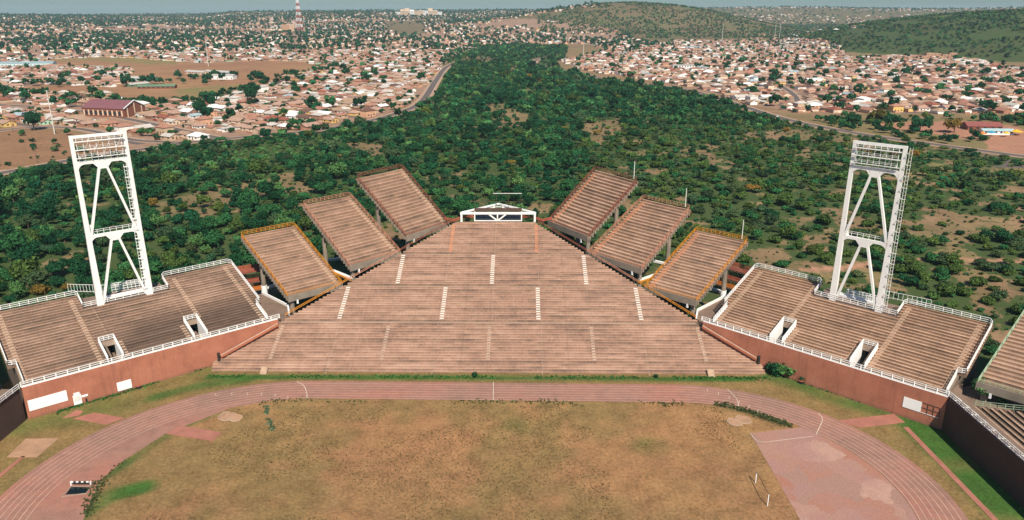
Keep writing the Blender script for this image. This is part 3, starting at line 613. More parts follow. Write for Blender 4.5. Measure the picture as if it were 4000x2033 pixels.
# yard walls between plots
Vs=[]
for reg,az,rmax in (('L',LAZ,1000),('R',RAZ,1000)):
    S=HS[(REG==reg)&(np.hypot(HS[:,0],HS[:,1])<rmax)]; u=np.array([math.cos(R_(az)),math.sin(R_(az))]);v=np.array([-u[1],u[0]])
    for h in S:
        for a,b in (((-6.6,-8),(-6.6,8)),((-6.6,-8),(-1.5,-8)),((1.5,-8),(6.6,-8))):
            p=h[:2]+u*a[0]+v*a[1];q=h[:2]+u*b[0]+v*b[1]
            if rng.random()<.3: continue
            z=float(h[2]); d=(q-p)/np.linalg.norm(q-p); n=np.array([-d[1],d[0]])*.12
            for A,B in ((p-n,q-n),(q+n,p+n)): Vs.append([(*A,z),(*B,z),(*B,z+1.5),(*A,z+1.5)])
            Vs.append([(*(p-n),z+1.5),(*(q-n),z+1.5),(*(q+n),z+1.5),(*(p+n),z+1.5)])
V=np.array(Vs).reshape(-1,3);F=np.arange(len(V)).reshape(-1,4); cc=np.repeat(np.array([(.44,.25,.17),(.5,.38,.28),(.36,.18,.12)])[rng.integers(0,3,len(F)//3)],3,0)
tag(fastmesh('yard_walls',V,F,HOUSE,tint=cc),'low yard walls between the township plots','walls',kind='stuff')
# ------------------------------------------------------------------ stadium ground
def arc(cx,cy,r,a0,a1,n=60): return [(cx+r*math.cos(R_(a)),cy+r*math.sin(R_(a))) for a in np.linspace(a0,a1,n)]
def lane(o): # closed oval at offset o from the kerb
    return arc(38,121.8,35.9+o,-90,90)+arc(-49.5,121.3,38.3+o,90,270)
def ring(a,b,z,mb=None):
    mb=mb or MB(); n=len(a)
    for i in range(n):
        j=(i+1)%n; mb.poly([(*a[i],z),(*b[i],z),(*b[j],z),(*a[j],z)])
    return mb
# grass sheet, tinted by where it grows green
gx_=np.arange(-125,112,1.25);gy_=np.arange(60,197,1.25);GX,GY=np.meshgrid(gx_,gy_); n,m_=GX.shape
V=np.stack([GX.ravel(),GY.ravel(),np.full(GX.size,.02)],-1); i=np.arange(n-1)[:,None]*m_+np.arange(m_-1)[None]; F=np.stack([i,i+1,i+m_+1,i+m_],-1).reshape(-1,4)
x,y=V[:,0],V[:,1]
dry=np.array([.30,.18,.078]);dry2=np.array([.33,.165,.082]);olive=np.array([.165,.135,.05]);green=np.array([.05,.115,.024])
n1=vnoise(x,y,17,50)*.6+vnoise(x,y,5,51)*.4; C=dry*(1-n1[:,None])+dry2*n1[:,None]
inner=inpoly(x,y,lane(0)); low=sst(150,125,y)*inner
C=C*(1-.35*low[:,None]*vnoise(x,y,7,52)[:,None])+np.array([.14,.085,.05])*(.35*low*vnoise(x,y,7,52))[:,None]
o_=sst(.45,.7,vnoise(x,y,22,53)*.7+vnoise(x,y,4,54)*.3)*.5; C=C*(1-o_[:,None])+olive*o_[:,None]
o2=((~inner)*.55); C=C*(1-o2[:,None])+olive*o2[:,None]
def greenup(w,amt,col=green):
    global C
    w=np.clip(w*amt*(.45+.9*vnoise(x,y,6,55)),0,1)[:,None]; C=C*(1-w)+col*w
greenup(1-sst(.6,1.6,dline(x,y,[(-76,170.6),(60,169.6)])),1.1)
greenup(1-sst(2,9,dline(x,y,[(-109,149),(-78,176)])),.38)
greenup(1-sst(.5,3.5,dline(x,y,[(-85,160),(-76,166.5),(-66,169.5)])),.9)
greenup(1-sst(1,6,dline(x,y,[(-108,146),(-98,150),(-90,156)])),.38)
greenup(1-sst(2,8,dline(x,y,[(66,173),(94,146.5)])),.8)
greenup(1-sst(3.5,7.5,dline(x,y,[(91.5,147),(92.2,100)])),1.25)
greenup(1-sst(1,3.5,dline(x,y,[(-79,116),(-76,122),(-71,124.5)])),1.05)
greenup(1-sst(.3,2.2,dline(x,y,[(-79.8,128),(-76.2,139),(-72.3,147.3),(-67.5,152.4)])),.8,np.array([.07,.11,.03]))
greenup(1-sst(1,6,np.hypot(x-29,y-139)),.6); greenup(1-sst(1,5,np.hypot(x-1,y-147)),.35)
greenup(1-sst(.5,2.5,dline(x,y,[(48,157),(54,154),(60,148.5)])),.7,np.array([.04,.06,.02]))
tag(fastmesh('grass_sheet',V,F,GRASS,tint=C,smooth=True),kind='structure')
ring(lane(0),lane(8.9),.06).build('running_track',TRACK,kind='structure')
dz=[(51.7,144.03),(62.6,146.3)]+[p for p in arc(38,121.8,35.8,44,-68,60)]+[(50.5,89),(51.6,100),(51.9,114.6),(51.9,131.3)]
MB().prism(dz,0,.05,False).build('high_jump_apron',DMAT,kind='structure')
inL=smoothpl([(-46,159.6),(-54,158.8),(-64.75,155.4),(-75.0,144.6),(-79.2,134.2),(-80.2,126.5),(-79.6,121),(-78.6,114.5),(-76.5,100),(-70,92)],1)
outl=arc(-49.5,121.3,38.4,88,215,40)
poly=[*outl,*inL[::-1]]
inner_left=smoothpl([(-46,159.6),(-54,158.6),(-64.75,154.9),(-71.5,147.5),(-76.2,139.5),(-79.0,132.0)],1)
MB().prism([*arc(-49.5,121.3,38.4,90,212,50),(-72,96),(-75.2,105),(-77.2,114.5),(-78.8,120),(-79.6,124),(-80.3,127.3),(-79.3,133.5),(-75.0,144.3),(-64.75,155.3),(-56,158.9)],0,.05,False).build('steeplechase_apron',TRACK,kind='structure')
mb=MB(); mw=MB()
for k in range(7): a=.25+1.22*k; ring(lane(a),lane(a+.11),.075,mb)
mb.build('lane_lines',LINE,kind='structure')
def strips(pl,w,z,mb):
    for a,b in zip(pl,pl[1:]): mb.bar((*a,z),(*b,z),w,.01)
strips(smoothpl([(-53.3,168.2),(-51,166.3),(-49.3,162.5),(-48.6,159.9)]),.16,.085,mw)
strips([(-4.6,168),(-4.4,158.9)],.16,.085,mw); strips(smoothpl([(52.2,164.2),(53.2,160),(52.9,157),(52.1,154.8)]),.16,.085,mw)
strips(smoothpl([(69.8,152.7),(70.0,150.3),(68.7,148),(65.8,143.5)]),.16,.085,mw)
strips(smoothpl([(51.7,144.0),(51.9,141.8),(52.9,140.2),(56.5,141.0),(65,142.8)],1),.12,.085,mw)
for k in range(6): # staggered start ticks
    a=118-k*4.5; r=38.3+.25+1.22*(5-k); strips([(-49.5+r*math.cos(R_(a)),121.3+r*math.sin(R_(a))),(-49.5+(r+1.2)*math.cos(R_(a)),121.3+(r+1.2)*math.sin(R_(a)))],.12,.085,mw)
    a=60+k*3.5; r=35.9+.25+1.22*k; strips([(38+r*math.cos(R_(a)),121.8+r*math.sin(R_(a))),(38+(r+1.2)*math.cos(R_(a)),121.8+(r+1.2)*math.sin(R_(a)))],.12,.085,mw)
mw.build('start_lines',LINEW,kind='structure')
def patch(name,pts,mat,z=.09): MB().prism(pts,0,z,False).build(name,mat,kind='structure')
patch('throwing_runway',[(-98.9,150.2),(-95.3,152.9),(-87.2,150.5),(-89.9,147.6)],PATCH)
patch('throwing_runway',[(-101.3,150.4),(-100.1,154.1),(-98.1,153.5),(-98.1,151.6)],PATCH)
patch('old_court_slab',[(-103.8,134.7),(-104.2,141.8),(-97.2,142),(-97.6,134.7)],PATCHY)
patch('jump_runway',[(-102.6,110),(-101.0,135),(-100.2,135.2),(-101.4,110)],PATCH)
patch('throwing_runway',[(-75.0,143.8),(-73.2,147.1),(-63.2,144.4),(-63.9,140.9)],PATCH)
patch('throwing_runway',[(72.6,149.4),(86.9,152.3),(87.6,148.6),(76.6,146.3)],PATCH)
patch('jump_runway',[(86.1,146.5),(87.3,146.6),(87.7,100),(86.6,100)],PATCH)
for k,(cx,cy,r) in enumerate(((-64.3,151.3,1.9),(-62.2,150.6,1.5),(49.8,148.8,1.6),(52.0,149.8,1.7))):
    patch('throwing_circle',arc(cx,cy,r,0,345,24),PATCHY,.1+.006*k)
    mb=MB(); p=arc(cx,cy,r+.12,100,320,18); [mb.bar((*a,.1),(*b,.1),.12,.1) for a,b in zip(p,p[1:])]; mb.build('throwing_circle_kerb',CONCJ,kind='structure')
# water jump
e=empty('water_jump',(-83,124,0),'dark water pit with a black and white striped hurdle inside the left bend','water jump')
mb=MB(); mb.prism([(-84.8,124.5),(-81.1,124.35),(-80.95,122.5),(-84.6,122.1)],.05,.11,False); mb.build('water',WATERD,e)
mb=MB(); q=[(-84.9,124.6,.1),(-81.0,124.45,.1),(-80.85,122.4,.1),(-84.95,121.4,.1)]; [mb.bar(q[i],q[(i+1)%4],.18,.16) for i in range(4)]; mb.build('pit_edge',CONC,e)
mb=MB(); [mb.box((-84.9+.49*i,125.1,.68),(.46,.14,.22)) for i in range(0,8,2)]; mb.build('beam_white',SHEET,e)
mb=MB(); [mb.box((-84.9+.49*i,125.1,.68),(.46,.14,.22)) for i in range(1,7,2)]; mb.box((-83.2,125.1,.3),(3.4,.1,.3)); mb.build('beam_black',BLACKM,e)
for s in (-85.15,-81.35): MB().box((s,125.1,.04),(.18,.3,.85)).build('post',SHEET,e)
# goal
e=empty('football_goal',(47.3,122.3,0),'football goal frame of two white posts and dark crossbar, no net','goal')
for yy in (118.72,125.93): MB().tube([(47.33,yy,0),(47.33,yy,2.5)],.09,8).build('post',SHEET,e)
MB().tube([(47.33,118.65,2.47),(47.33,126.0,2.47)],.07,8).build('crossbar',DARKB,e)
# tufts of weeds
def tufts(name,pts,h,tint,label,kinds='stuff'):
    Q=[];Tt=[]
    for (px,py,pz) in pts:
        for k in range(3):
            a=rng.random()*3.14; w=h*(.5+.6*rng.random()); hh=h*(.5+.9*rng.random()); dx,dy=math.cos(a)*w,math.sin(a)*w; lx,ly=rng.normal(0,h*.35,2)
            Q.append([(px-dx,py-dy,pz),(px+dx,py+dy,pz),(px+dx*.6+lx,py+dy*.6+ly,pz+hh),(px-dx*.6+lx,py-dy*.6+ly,pz+hh*.8)]); Tt.append(np.array(tint)*(.6+.8*rng.random()))
    V=np.array(Q).reshape(-1,3); F=np.arange(len(V)).reshape(-1,4); tag(fastmesh(name,V,F,LEAF,tint=np.array(Tt)),label,'weeds',kind='stuff')
def along(pl,n,w,z=.05,thr=0):
    L=[]; pl=np.array(pl,float); s=np.hypot(*np.diff(pl,axis=0).T); c=np.concatenate([[0],np.cumsum(s)])
    for t in rng.uniform(0,c[-1],n):
        i=min(np.searchsorted(c,t)-1,len(pl)-2); i=max(i,0); f=(t-c[i])/s[i]; p=pl[i]*(1-f)+pl[i+1]*f+rng.normal(0,w,2)
        if vnoise([p[0]],[p[1]],9,77)[0]>thr: L.append((p[0],p[1],z))
    return L
ilane=[p for p in lane(-.5) if p[1]>112]
P=along(arc(38,121.8,35.1,62,90,20)+arc(-49.5,121.3,37.5,90,118,20),520,.7,thr=.5)+along([(-68,152),(-72.5,147.2),(-76.5,139),(-79,133),(-79.9,127.8)],60,.4,thr=.45)+along([(-80,127),(-79.2,122),(-77.3,116)],200,.7)+along([(48,157),(55,153.2),(60,148.5),(61.5,147.2)],450,.6)
tufts('verge_weeds',P,.26,(.065,.085,.035),'ragged dark weeds along the inner edge of the track')
P=along([(-76,170.9),(64,169.9)],800,.45,thr=.4)+along([(-108.5,149.3),(-79,176.3)],700,.5,thr=.3)+along([(66,173.5),(93.6,147)],500,.4,thr=.35)
tufts('wall_foot_weeds',P,.3,(.04,.12,.03),'bright green weeds along the foot of the stands and walls')
P=[(rng.uniform(-66,48),rng.uniform(114,156),.03) for _ in range(9000)]
P=[p for p in P if vnoise([p[0]],[p[1]],8,60)[0]*.6+vnoise([p[0]],[p[1]],26,61)[0]*.4>.55]
tufts('pitch_tufts',P,.15,(.13,.10,.05),'small dark tufts scattered over the dry pitch')
P=[(-50.2+.9*i*.5+rng.normal(0,.25),154.5-i*.75,.03) for i in range(18) for _ in range(3)]
P=[(-57+rng.normal(0,.3)+.35*i,155.5-i*.8,.03) for i in range(14) for _ in range(4) if i not in (5,6)]
tufts('weed_trail',P,.36,(.09,.14,.08),'line of grey green weeds running into the pitch')
def bushthing(x,y,s,kind,ci,label,z=0,cat='bush',zs=1.):
    e=empty('bush',(x,y,z),label,cat); e.scale=(s,s,s*zs); c=bpy.data.objects.new('crown',crownmesh(kind,ci)); COL.objects.link(c); c.parent=e
    t=bpy.data.objects.new('trunk',TRUNKM); COL.objects.link(t); t.parent=e; t.scale=(.5,.5,.5)
bushthing(-153,229,1.2,1,4,'yellow-flowered shrub behind the left end of the left corner stand'); bushthing(-146,233,.8,2,4,'smaller yellowish shrub beside the yellow-flowered one, left')
bushthing(68.6,171.5,1.35,1,3,'bright green bush at the foot of the right red wall')
bushthing(65.6,172.0,1.05,0,0,'dark green bush in the corner beside the central terrace')
bushthing(72.2,168.7,.7,2,0,'low dark bush against the right red wall')
bushthing(-9.5,170.6,.42,0,0,'dark little bush in front of the central terrace near its middle'); bushthing(36,170.4,.3,1,0,'tiny dark bush in front of the central terrace, right part')
# ------------------------------------------------------------------ stands
class Fr:
    def __init__(s,p0,az,S,tread):
        a=R_(az); s.p0=np.array(p0,float); s.u=np.array([math.cos(a),math.sin(a),0]); s.v=np.array([-math.sin(a),math.cos(a),0]); s.t=math.tan(R_(S)); s.tr=tread; s.az=az
    def W(s,u,v,dz=0,z=None):
        p=s.p0+s.u*u+s.v*v; p[2]=(s.p0[2]+s.t*v+dz) if z is None else z
        return (float(p[0]),float(p[1]),float(p[2]))
def spans(poly,v):
    X=[]
    for i in range(len(poly)):
        a,b=poly[i],poly[(i+1)%len(poly)]
        if (a[1]<=v)!=(b[1]<=v): X.append(a[0]+(b[0]-a[0])*(v-a[1])/(b[1]-a[1]))
    X.sort(); return [(X[i],X[i+1]) for i in range(0,len(X)-1,2)]
def rows(fr,poly,v0,v1,thick=None,holes=(),zb=0.,vgrid=0.):
    """stepped deck: one closed prism per row"""
    mb=MB(); t=fr.tr; i0=math.floor((v0-vgrid)/t+1e-6); i1=math.ceil((v1-vgrid)/t-1e-6)
    for i in range(i0,i1):
        a=max(vgrid+i*t,v0);b=min(vgrid+(i+1)*t,v1)
        if b-a<.15: continue
        z=fr.p0[2]+fr.t*(vgrid+(i+.0)*t); zt=z
        for (ua,ub) in spans(poly,(a+b)/2):
            segs=[(ua,ub)]
            for (h0,h1,hv0,hv1) in holes:
                if hv0<(a+b)/2<hv1:
                    ns=[]
                    for s0,s1 in segs:
                        if h1<=s0 or h0>=s1: ns.append((s0,s1)); continue
                        if h0>s0: ns.append((s0,h0))
                        if h1<s1: ns.append((h1,s1))
                    segs=ns
            for s0,s1 in segs:
                if s1-s0<.2: continue
                bt=(lambda v:fr.p0[2]+fr.t*v-thick) if thick else (lambda v:zb)
                A=fr.W(s0,a,z=zt);B=fr.W(s1,a,z=zt);C_=fr.W(s1,b,z=zt);D_=fr.W(s0,b,z=zt)
                mb.poly([A,B,C_,D_],[(s0,a-vgrid+.001),(s1,a-vgrid+.001),(s1,b-vgrid-.001),(s0,b-vgrid-.001)])
                A2=fr.W(s0,a,z=bt(a));B2=fr.W(s1,a,z=bt(a));C2=fr.W(s1,b,z=bt(b));D2=fr.W(s0,b,z=bt(b))
                vr=a-vgrid-.08  # risers, flanks and underside take the painted dark gap tone
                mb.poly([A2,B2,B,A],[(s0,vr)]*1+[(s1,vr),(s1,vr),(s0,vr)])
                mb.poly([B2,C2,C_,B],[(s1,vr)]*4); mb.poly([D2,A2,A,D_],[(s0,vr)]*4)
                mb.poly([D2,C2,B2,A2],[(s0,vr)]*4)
                if i==i1-1: mb.poly([C2,D2,D_,C_],[(s0,vr)]*4)
    return mb
def aisle(fr,u,v0,v1,w=1.15,frac=.42,hh=.5,vgrid=0.):
    mb=MB(); t=fr.tr; i=math.floor((v0-vgrid)/t); last=None
    while vgrid+(i+1)*t<=v1+.01:
        vv=vgrid+(i+1)*t; z=fr.p0[2]+fr.t*(vgrid+i*t)
        if vv-t*frac>=v0-.3:
            k=len(mb.v); mb.box(fr.W(u,vv-t*frac/2-.003,z=z+.003),(w,t*frac,fr.t*t*hh),fr.az)
            bot,top=mb.v[k:k+4],mb.v[k+4:k+8]
            if last: mb.poly([last,bot[3],tuple(np.array(bot[3])+fr.u*.04)])
            last=top[3]
        i+=1
    return mb
def railing(pts,h=1.1,n=3,w=.09,pw=.12,step=1.9,mb=None,closed=False):
    mb=mb or MB()
    for a,b in zip(pts,pts[1:]):
        a=Vector(a);b=Vector(b); L=(b-a).length; k=max(1,round(L/step))
        for i in range(k+1): p=a.lerp(b,i/k); mb.bar(p,p+Vector((0,0,h)),pw)
        for j in range(n):
            z=Vector((0,0,h*(1-j*.42))); mb.bar(a+z,b+z,w)
    return mb
# central terrace -------------------------------------------------
M=Fr((-6.3,171.95,0.),-.7,19,.96)
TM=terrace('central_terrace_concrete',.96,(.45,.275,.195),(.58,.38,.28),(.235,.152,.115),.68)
e=empty('central_terrace',M.W(0,0),'huge fan-shaped concrete terrace with white and orange stair marks in the middle','terrace')
full=[(-70,0),(70,0),(70.9,5.2),(59.4,19.3),(56,20.4),(12.9,64.8),(-12.9,64.8),(-56,20.4),(-59.4,19.3),(-70.9,5.2)]
tiers=[(0,18.6),(19.6,33.3),(34.3,48.0),(49.0,64.8)]
for k,(a,b) in enumerate(tiers):
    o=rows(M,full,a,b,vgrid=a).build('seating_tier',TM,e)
    o['label']=['lowest pale tier with worn rows','second tier crossed by four white stairs','third tier with three white stairs','top tier with two orange stairs'][k]
for a,b in ((18.6,19.6),(33.3,34.3),(48.0,49.0)):
    sp=spans(full,(a+b)/2)[0]; mb=MB(); z=M.p0[2]+M.t*(a+.1)-.28
    mb.prism([M.W(sp[0],a)[:2],M.W(sp[1],a)[:2],M.W(sp[1],b)[:2],M.W(sp[0],b)[:2]],0,z); mb.build('walkway',CONC,e)
for us,a,b,mt,w in (((-27.5,0,27.5),34.3,48.,STEPW,1.7),((-41.5,-13.3,13.3,41.5),19.6,33.3,STEPW,1.7),((-13.3,13.3),49,64.3,STEPO,1.5),((-56.4,-27.5,0,27.5,56.2),5,18.2,CONCJ,1.4)):
    for u in us: aisle(M,u,a,b,w*.68,.46,.5,vgrid={34.3:34.3,19.6:19.6,49:49,5:0}[a]).build('stair',mt,e)
mb=MB()
for us,(a,b) in (((-41.5,-13.6,13.6,41.5),tiers[2]),((-27.5,.6,27.5),tiers[1]),((.4,),tiers[3]),((-41,-14,14,41),tiers[0])):
    for u in us:
        v=a
        while v<b-.2: z=M.p0[2]+M.t*v; mb.box(M.W(u,v+.48,z=z),(.13,.9,.05),M.az); v+=.96
mb.build('expansion_joint',CONCJ,e)
for s in (-1,1):
    f=lambda u,v,dz=0: M.W(u*s,v,dz)
    for seg,mt in (((56.3,20.2,42.2,34.8),ORANGE),((42.2,34.8,28.6,48.8),SALMON),((28.6,48.8,14,63.8),DARKRED)):
        mb=MB(); n=10
        P=[f(seg[0]+(seg[2]-seg[0])*i/n,seg[1]+(seg[3]-seg[1])*i/n,.1) for i in range(n+1)]
        railing(P,1.0,2,.13,.12,2.2,mb).build('handrail',mt,e)
    # parapet along lower flank
    mb=MB(); a=f(68.9,4.6,.5);b=f(57.2,15.6,.9); mb.bar((a[0],a[1],a[2]+.35),(b[0],b[1],b[2]+.45),.7,.5); mb.build('parapet_wall',REDTOP,e)
    mb=MB(); mb.bar((a[0],a[1],a[2]+.72),(b[0],b[1],b[2]+.82),.24,.12); mb.build('parapet_coping',KERB,e)
    MB().box(f(69.3,4.2),(.5,.6,2.2),M.az).build('gate_post',BLACKM,e)
for u in (-56.5,56.3):
    mb=MB(); [mb.box(M.W(u,.45*i-.4,z=.08),(1.6,.5,.32*(i+1)),M.az) for i in range(4)]; mb.build('foot_stair',STEPC,e)
# concourses
for k in ('conL','conR'):
    mb=MB(); mb.prism(NEAR[k],0,7.0); s='left' if k=='conL' else 'right'
    e=mb.build('concourse_deck',PAVE); tag(e,'brown paved landing between the central terrace and the %s corner stand'%s,'concourse')
    p=NEAR[k]; mb=MB(); mb.bar((*p[0],7.35),(*p[1],7.35),.45,.7); mb.bar((*p[1],7.35),(*p[3],7.35),.45,.7); mb.build('parapet',SHEET,None).parent=e
# truss at the top --------------------------------------------------
a=M.W(-10.9,65.2); z0=a[2]-.1; yb=a[1]; xa=a[0]; xb=M.W(12.9,65.2)[0]; xm=(xa+xb)/2
e=empty('truss_canopy',(xm,yb,z0),'white steel truss frame with a low gable on top of the central terrace','truss')
mb=MB(); mb.bar((xa-.4,yb,z0+2.6),(xb+.4,yb,z0+2.6),.6,.65); mb.build('front_beam',TOWERW,e)
for xx in (xa,xb): MB().bar((xx,yb,z0-.3),(xx,yb,z0+2.5),.62,.62).build('post',TOWERW,e)
for s,xx in ((1,xa),(-1,xb)):
    MB().bar((xx,yb,z0+2.8),(xm,yb+7,z0+4.0),.55,.5).build('rafter',TOWERW,e)
    MB().bar((xx+s*3.5,yb+2.5,z0+2.9),(xm,yb+7.2,z0+3.1),.4,.4).build('inner_rafter',TOWERW,e)
for xx in (xm-7.6,xm+7.6): MB().bar((xx,yb-.1,z0),(xx,yb-.1,z0+3.2),.35,.35).build('post',TOWERW,e)
MB().bar((xm-7.8,yb-.2,z0+.15),(xm+7.8,yb-.2,z0+.15),.3,.3).build('bottom_rail',TOWERW,e)
MB().bar((xm-.2,yb-.1,z0),(xm-.2,yb-.1,z0+2.4),.55,.4).build('post',TOWERW,e)
for s in (-1,1): MB().bar((xm-.2,yb-.1,z0+.1),(xm-.2+s*2.9,yb-.1,z0+2.4),.4,.4).build('brace',TOWERW,e)
for dx in (-3,-1.5,1.5,3): MB().bar((xm+dx,yb+5.6,z0+2.6),(xm+dx,yb+6.2,z0+3.6),.3,.3).build('hanger',TOWERW,e)
MB().box((xm,yb+2.2,z0+2.85),(15.4,1.6,.75)).build('panel',DARKB,e)
MB().box((xm,yb+6,z0-1.8),(15,9,1.6)).build('dark_deck',BLACKM,e)
e=empty('scaffold_frame',(xm,yb+5,z0),'thin grey scaffold frame standing behind the white truss','scaffold')
for dx in (-4.6,-.6,3.4,7.5,-7.7): MB().bar((xm+dx,yb+5,z0-3),(xm+dx,yb+5,z0+(8.0 if dx>-5 else 8.4)),.10).build('pole',DARKB,e)
MB().bar((xm-1.8,yb+5,z0+8.0),(xm+7.7,yb+5,z0+8.0),.17).build('rail',GALV,e); MB().bar((xm-4.6,yb+5,z0+5.3),(xm+7.5,yb+5,z0+5.3),.10).build('rail',DARKB,e)
MB().bar((xm-7.7,yb+5,z0+5.2),(xm-4.6,yb+5,z0+5.2),.1).build('rail',DARKB,e)
# red balustrades to either side of the truss
for s in (-1,1):
    e=None; mb=MB(); P=[(xm+s*12.2,yb+1,z0),(xm+s*14.5,yb-.5,z0-.3),(xm+s*17.5,yb+1.6,z0-.2)]; P0=[(xm+s*8,yb+3.5,z0),(xm+s*12.2,yb+1,z0)]
    for q in (P0,P):
        for a,b in zip(q,q[1:]): 
            for dz in (.5,1.0): mb.bar((a[0],a[1],a[2]+dz),(b[0],b[1],b[2]+dz),.16,.3)
    for p in P0+P: mb.bar(p,(p[0],p[1],p[2]+1.1),.14)
    tag(mb.build('red_balustrade',REDR),'rusty red balustrade just %s of the white truss'%('left' if s<0 else 'right'),'railing')
# raised stands ------------------------------------------------------
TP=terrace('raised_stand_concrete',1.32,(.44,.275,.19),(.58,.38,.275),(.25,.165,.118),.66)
def pod(key,railmat,railname,label,mast=False,steps=STEPC,mirror=None,baseoff=.12):
    d=PODS[key]; fr=Fr(d['p0'],d['az'],d['S'],1.32); poly=d['poly']; L='L' in key
    left=key.endswith('L')
    us=[p[0] for p in poly]
    e=empty('raised_stand',(fr.p0[0],fr.p0[1],0),label,'raised stand','raised stands beside the central terrace')
    BL,BR,FRt,FL=[list(p) for p in poly]; FL[1]=FRt[1]=min(FL[1],FRt[1],0)
    vt=min(BL[1],BR[1]); pl=[FL,FRt,BR,BL]
    tr=1.32
    rows(fr,[(FL[0],FL[1]-.1),(FRt[0],FRt[1]-.1),(BR[0],vt+.1),(BL[0],vt+.1)],0,vt,thick=.75).build('seating_deck',TP,e)
    # brackets under the sloping edge
    for (A,B) in ((FL,BL),(FRt,BR)):
        s=-1 if A is FL else 1; mb=MB(); n=int(vt/tr)
        for i in range(n):
            v=(i+.5)*tr; u=A[0]+(B[0]-A[0])*v/vt
            mb.box(fr.W(u+s*.12,v,-1.2),(.3,.55,1.0),fr.az)
        mb.build('edge_brackets',CONCB,e)
    inn=(FRt,BR) if left else (FL,BL); out=(FL,BL) if left else (FRt,BR); s=-1 if left else 1
    # inner aisle
    mb=MB(); n=int(vt/tr)
    for i in range(n-1):
        v=(i+1)*tr; u=inn[0][0]+(inn[1][0]-inn[0][0])*v/vt+s*1.35; z=fr.p0[2]+fr.t*i*tr
        mb.box(fr.W(u,v-.3,z=z+.003),(1.2,.55,fr.t*tr*.5),fr.az)
    mb.build('stair',steps,e)
    # front fascia
    mb=MB(); a=fr.W(FL[0]-.1,-.12,-1.15);b=fr.W(FRt[0]+.1,-.12,-1.15); mb.bar((a[0],a[1],a[2]+.75),(b[0],b[1],b[2]+.75),.3,1.9); mb.build('front_fascia',CONCB,e)
    # rails with rounded rear corners
    def W(u,v,dz=.1): return fr.W(u,v,dz)
    P=[W(FL[0]+.1,.1)]; n=int(vt/tr)
    for i in range(1,12): P.append(W(FL[0]+(BL[0]-FL[0])*i/12+.1,(vt-.6)*i/12,.12))
    P+= [W(BL[0]+.2,vt-.5),W(BL[0]+.9,vt)]
    Q=[W(BR[0]-.9,vt),W(BR[0]-.2,vt-.5)]+[W(FRt[0]+(BR[0]-FRt[0])*i/12-.1,(vt-.6)*i/12,.12) for i in range(11,0,-1)]+[W(FRt[0]-.1,.1)]
    railing(P,1.15,3,.10,.11,1.6).build('side_railing',railmat,e); railing(Q,1.15,3,.10,.11,1.6).build('side_railing',railmat,e)
    railing([P[-1],Q[0]],1.15,3,.10,.11,1.5).build('rear_railing',railmat,e)
    zf=.25; railing([W(FL[0]+.1,-.1,zf),W(FRt[0]-.1,-.1,zf)],1.1,3,.07,.07,1.1).build('front_railing',railmat,e)
    # columns
    for (uu,vv,white) in ((out[0][0]-s*1.6,1.2,False),(out[1][0]*.62+out[0][0]*.38-s*.9,vt*.6,True),(inn[0][0]+s*1.6,1.2,False),(inn[1][0]*.62+inn[0][0]*.38+s*1.6,vt*.6,False)):
        t=fr.W(uu,vv,-.7); b=(t[0],t[1],0)
        c=MB().tube([b,t],[.78,.66],14).build('column',CONCB,e)
        if white and key[0]=='3': MB().tube([(t[0],t[1],6),(t[0],t[1],8.7)],[.88,.88],14).build('painted_base',SHEET,c)
    mb=MB()
    for uu,vv in ((FL[0]*.65+FRt[0]*.35,-.2),):
        mb.box(fr.W(FL[0]+(FRt[0]-FL[0])*(.16 if left else .84),-.1,-2.4),(.45,.4,1.2),fr.az)
    mb.build('drain_spout',SHEET,e)
    for vv in (vt*.25,vt*.6,vt*.92): 
        A=fr.W(FL[0]+1.5+(BL[0]-FL[0])*vv/vt,vv,-1.35);B=fr.W(FRt[0]-1.5+(BR[0]-FRt[0])*vv/vt,vv,-1.35); MB().bar(A,B,.7,1.2).build('cross_beam',CONCD,e)
    if mast:
        a=W(BR[0]-2.2,vt,.3); MB().tube([a,(a[0],a[1],a[2]+6)],[.11,.07],6).build('mast',SHEET,e)
    return e
pod('3L',ORANGE,'orange','orange-railed raised stand, lowest and nearest of the three left of centre')
pod('2L',SALMON,'salmon','dusty-pink-railed raised stand, middle one of the three left of centre')
pod('1L',DARKRED,'dark red','dark-red-railed raised stand, highest and farthest of the three left of centre')
pod('3R',ORANGE,'orange','orange-railed raised stand with thin mast, nearest of the three right of centre',True,STEPO)
pod('2R',SALMON,'salmon','dusty-pink-railed raised stand with thin mast, middle one right of centre',True,STEPO)
pod('1R',DARKRED,'dark red','dark-red-railed raised stand with thin mast, farthest one right of centre',True,STEPO)
PODS['4L']=dict(p0=(100.2,146.3,10.9),az=-45.,S=19,poly=[[1.5,32],[19.5,32],[18,0],[0,0]])
o=pod('4L',PALEGREEN,'pale green','raised stand with pale green railings at the right edge of the photo')
PODS['5L']=dict(p0=(-112.6,147.5,10.9),az=44.,S=19,poly=[[-20,32],[-2,32],[0,0],[-18,0]])
pod('5L',PALEGREEN,'pale green','raised stand just outside the left edge, seen by its shadow')
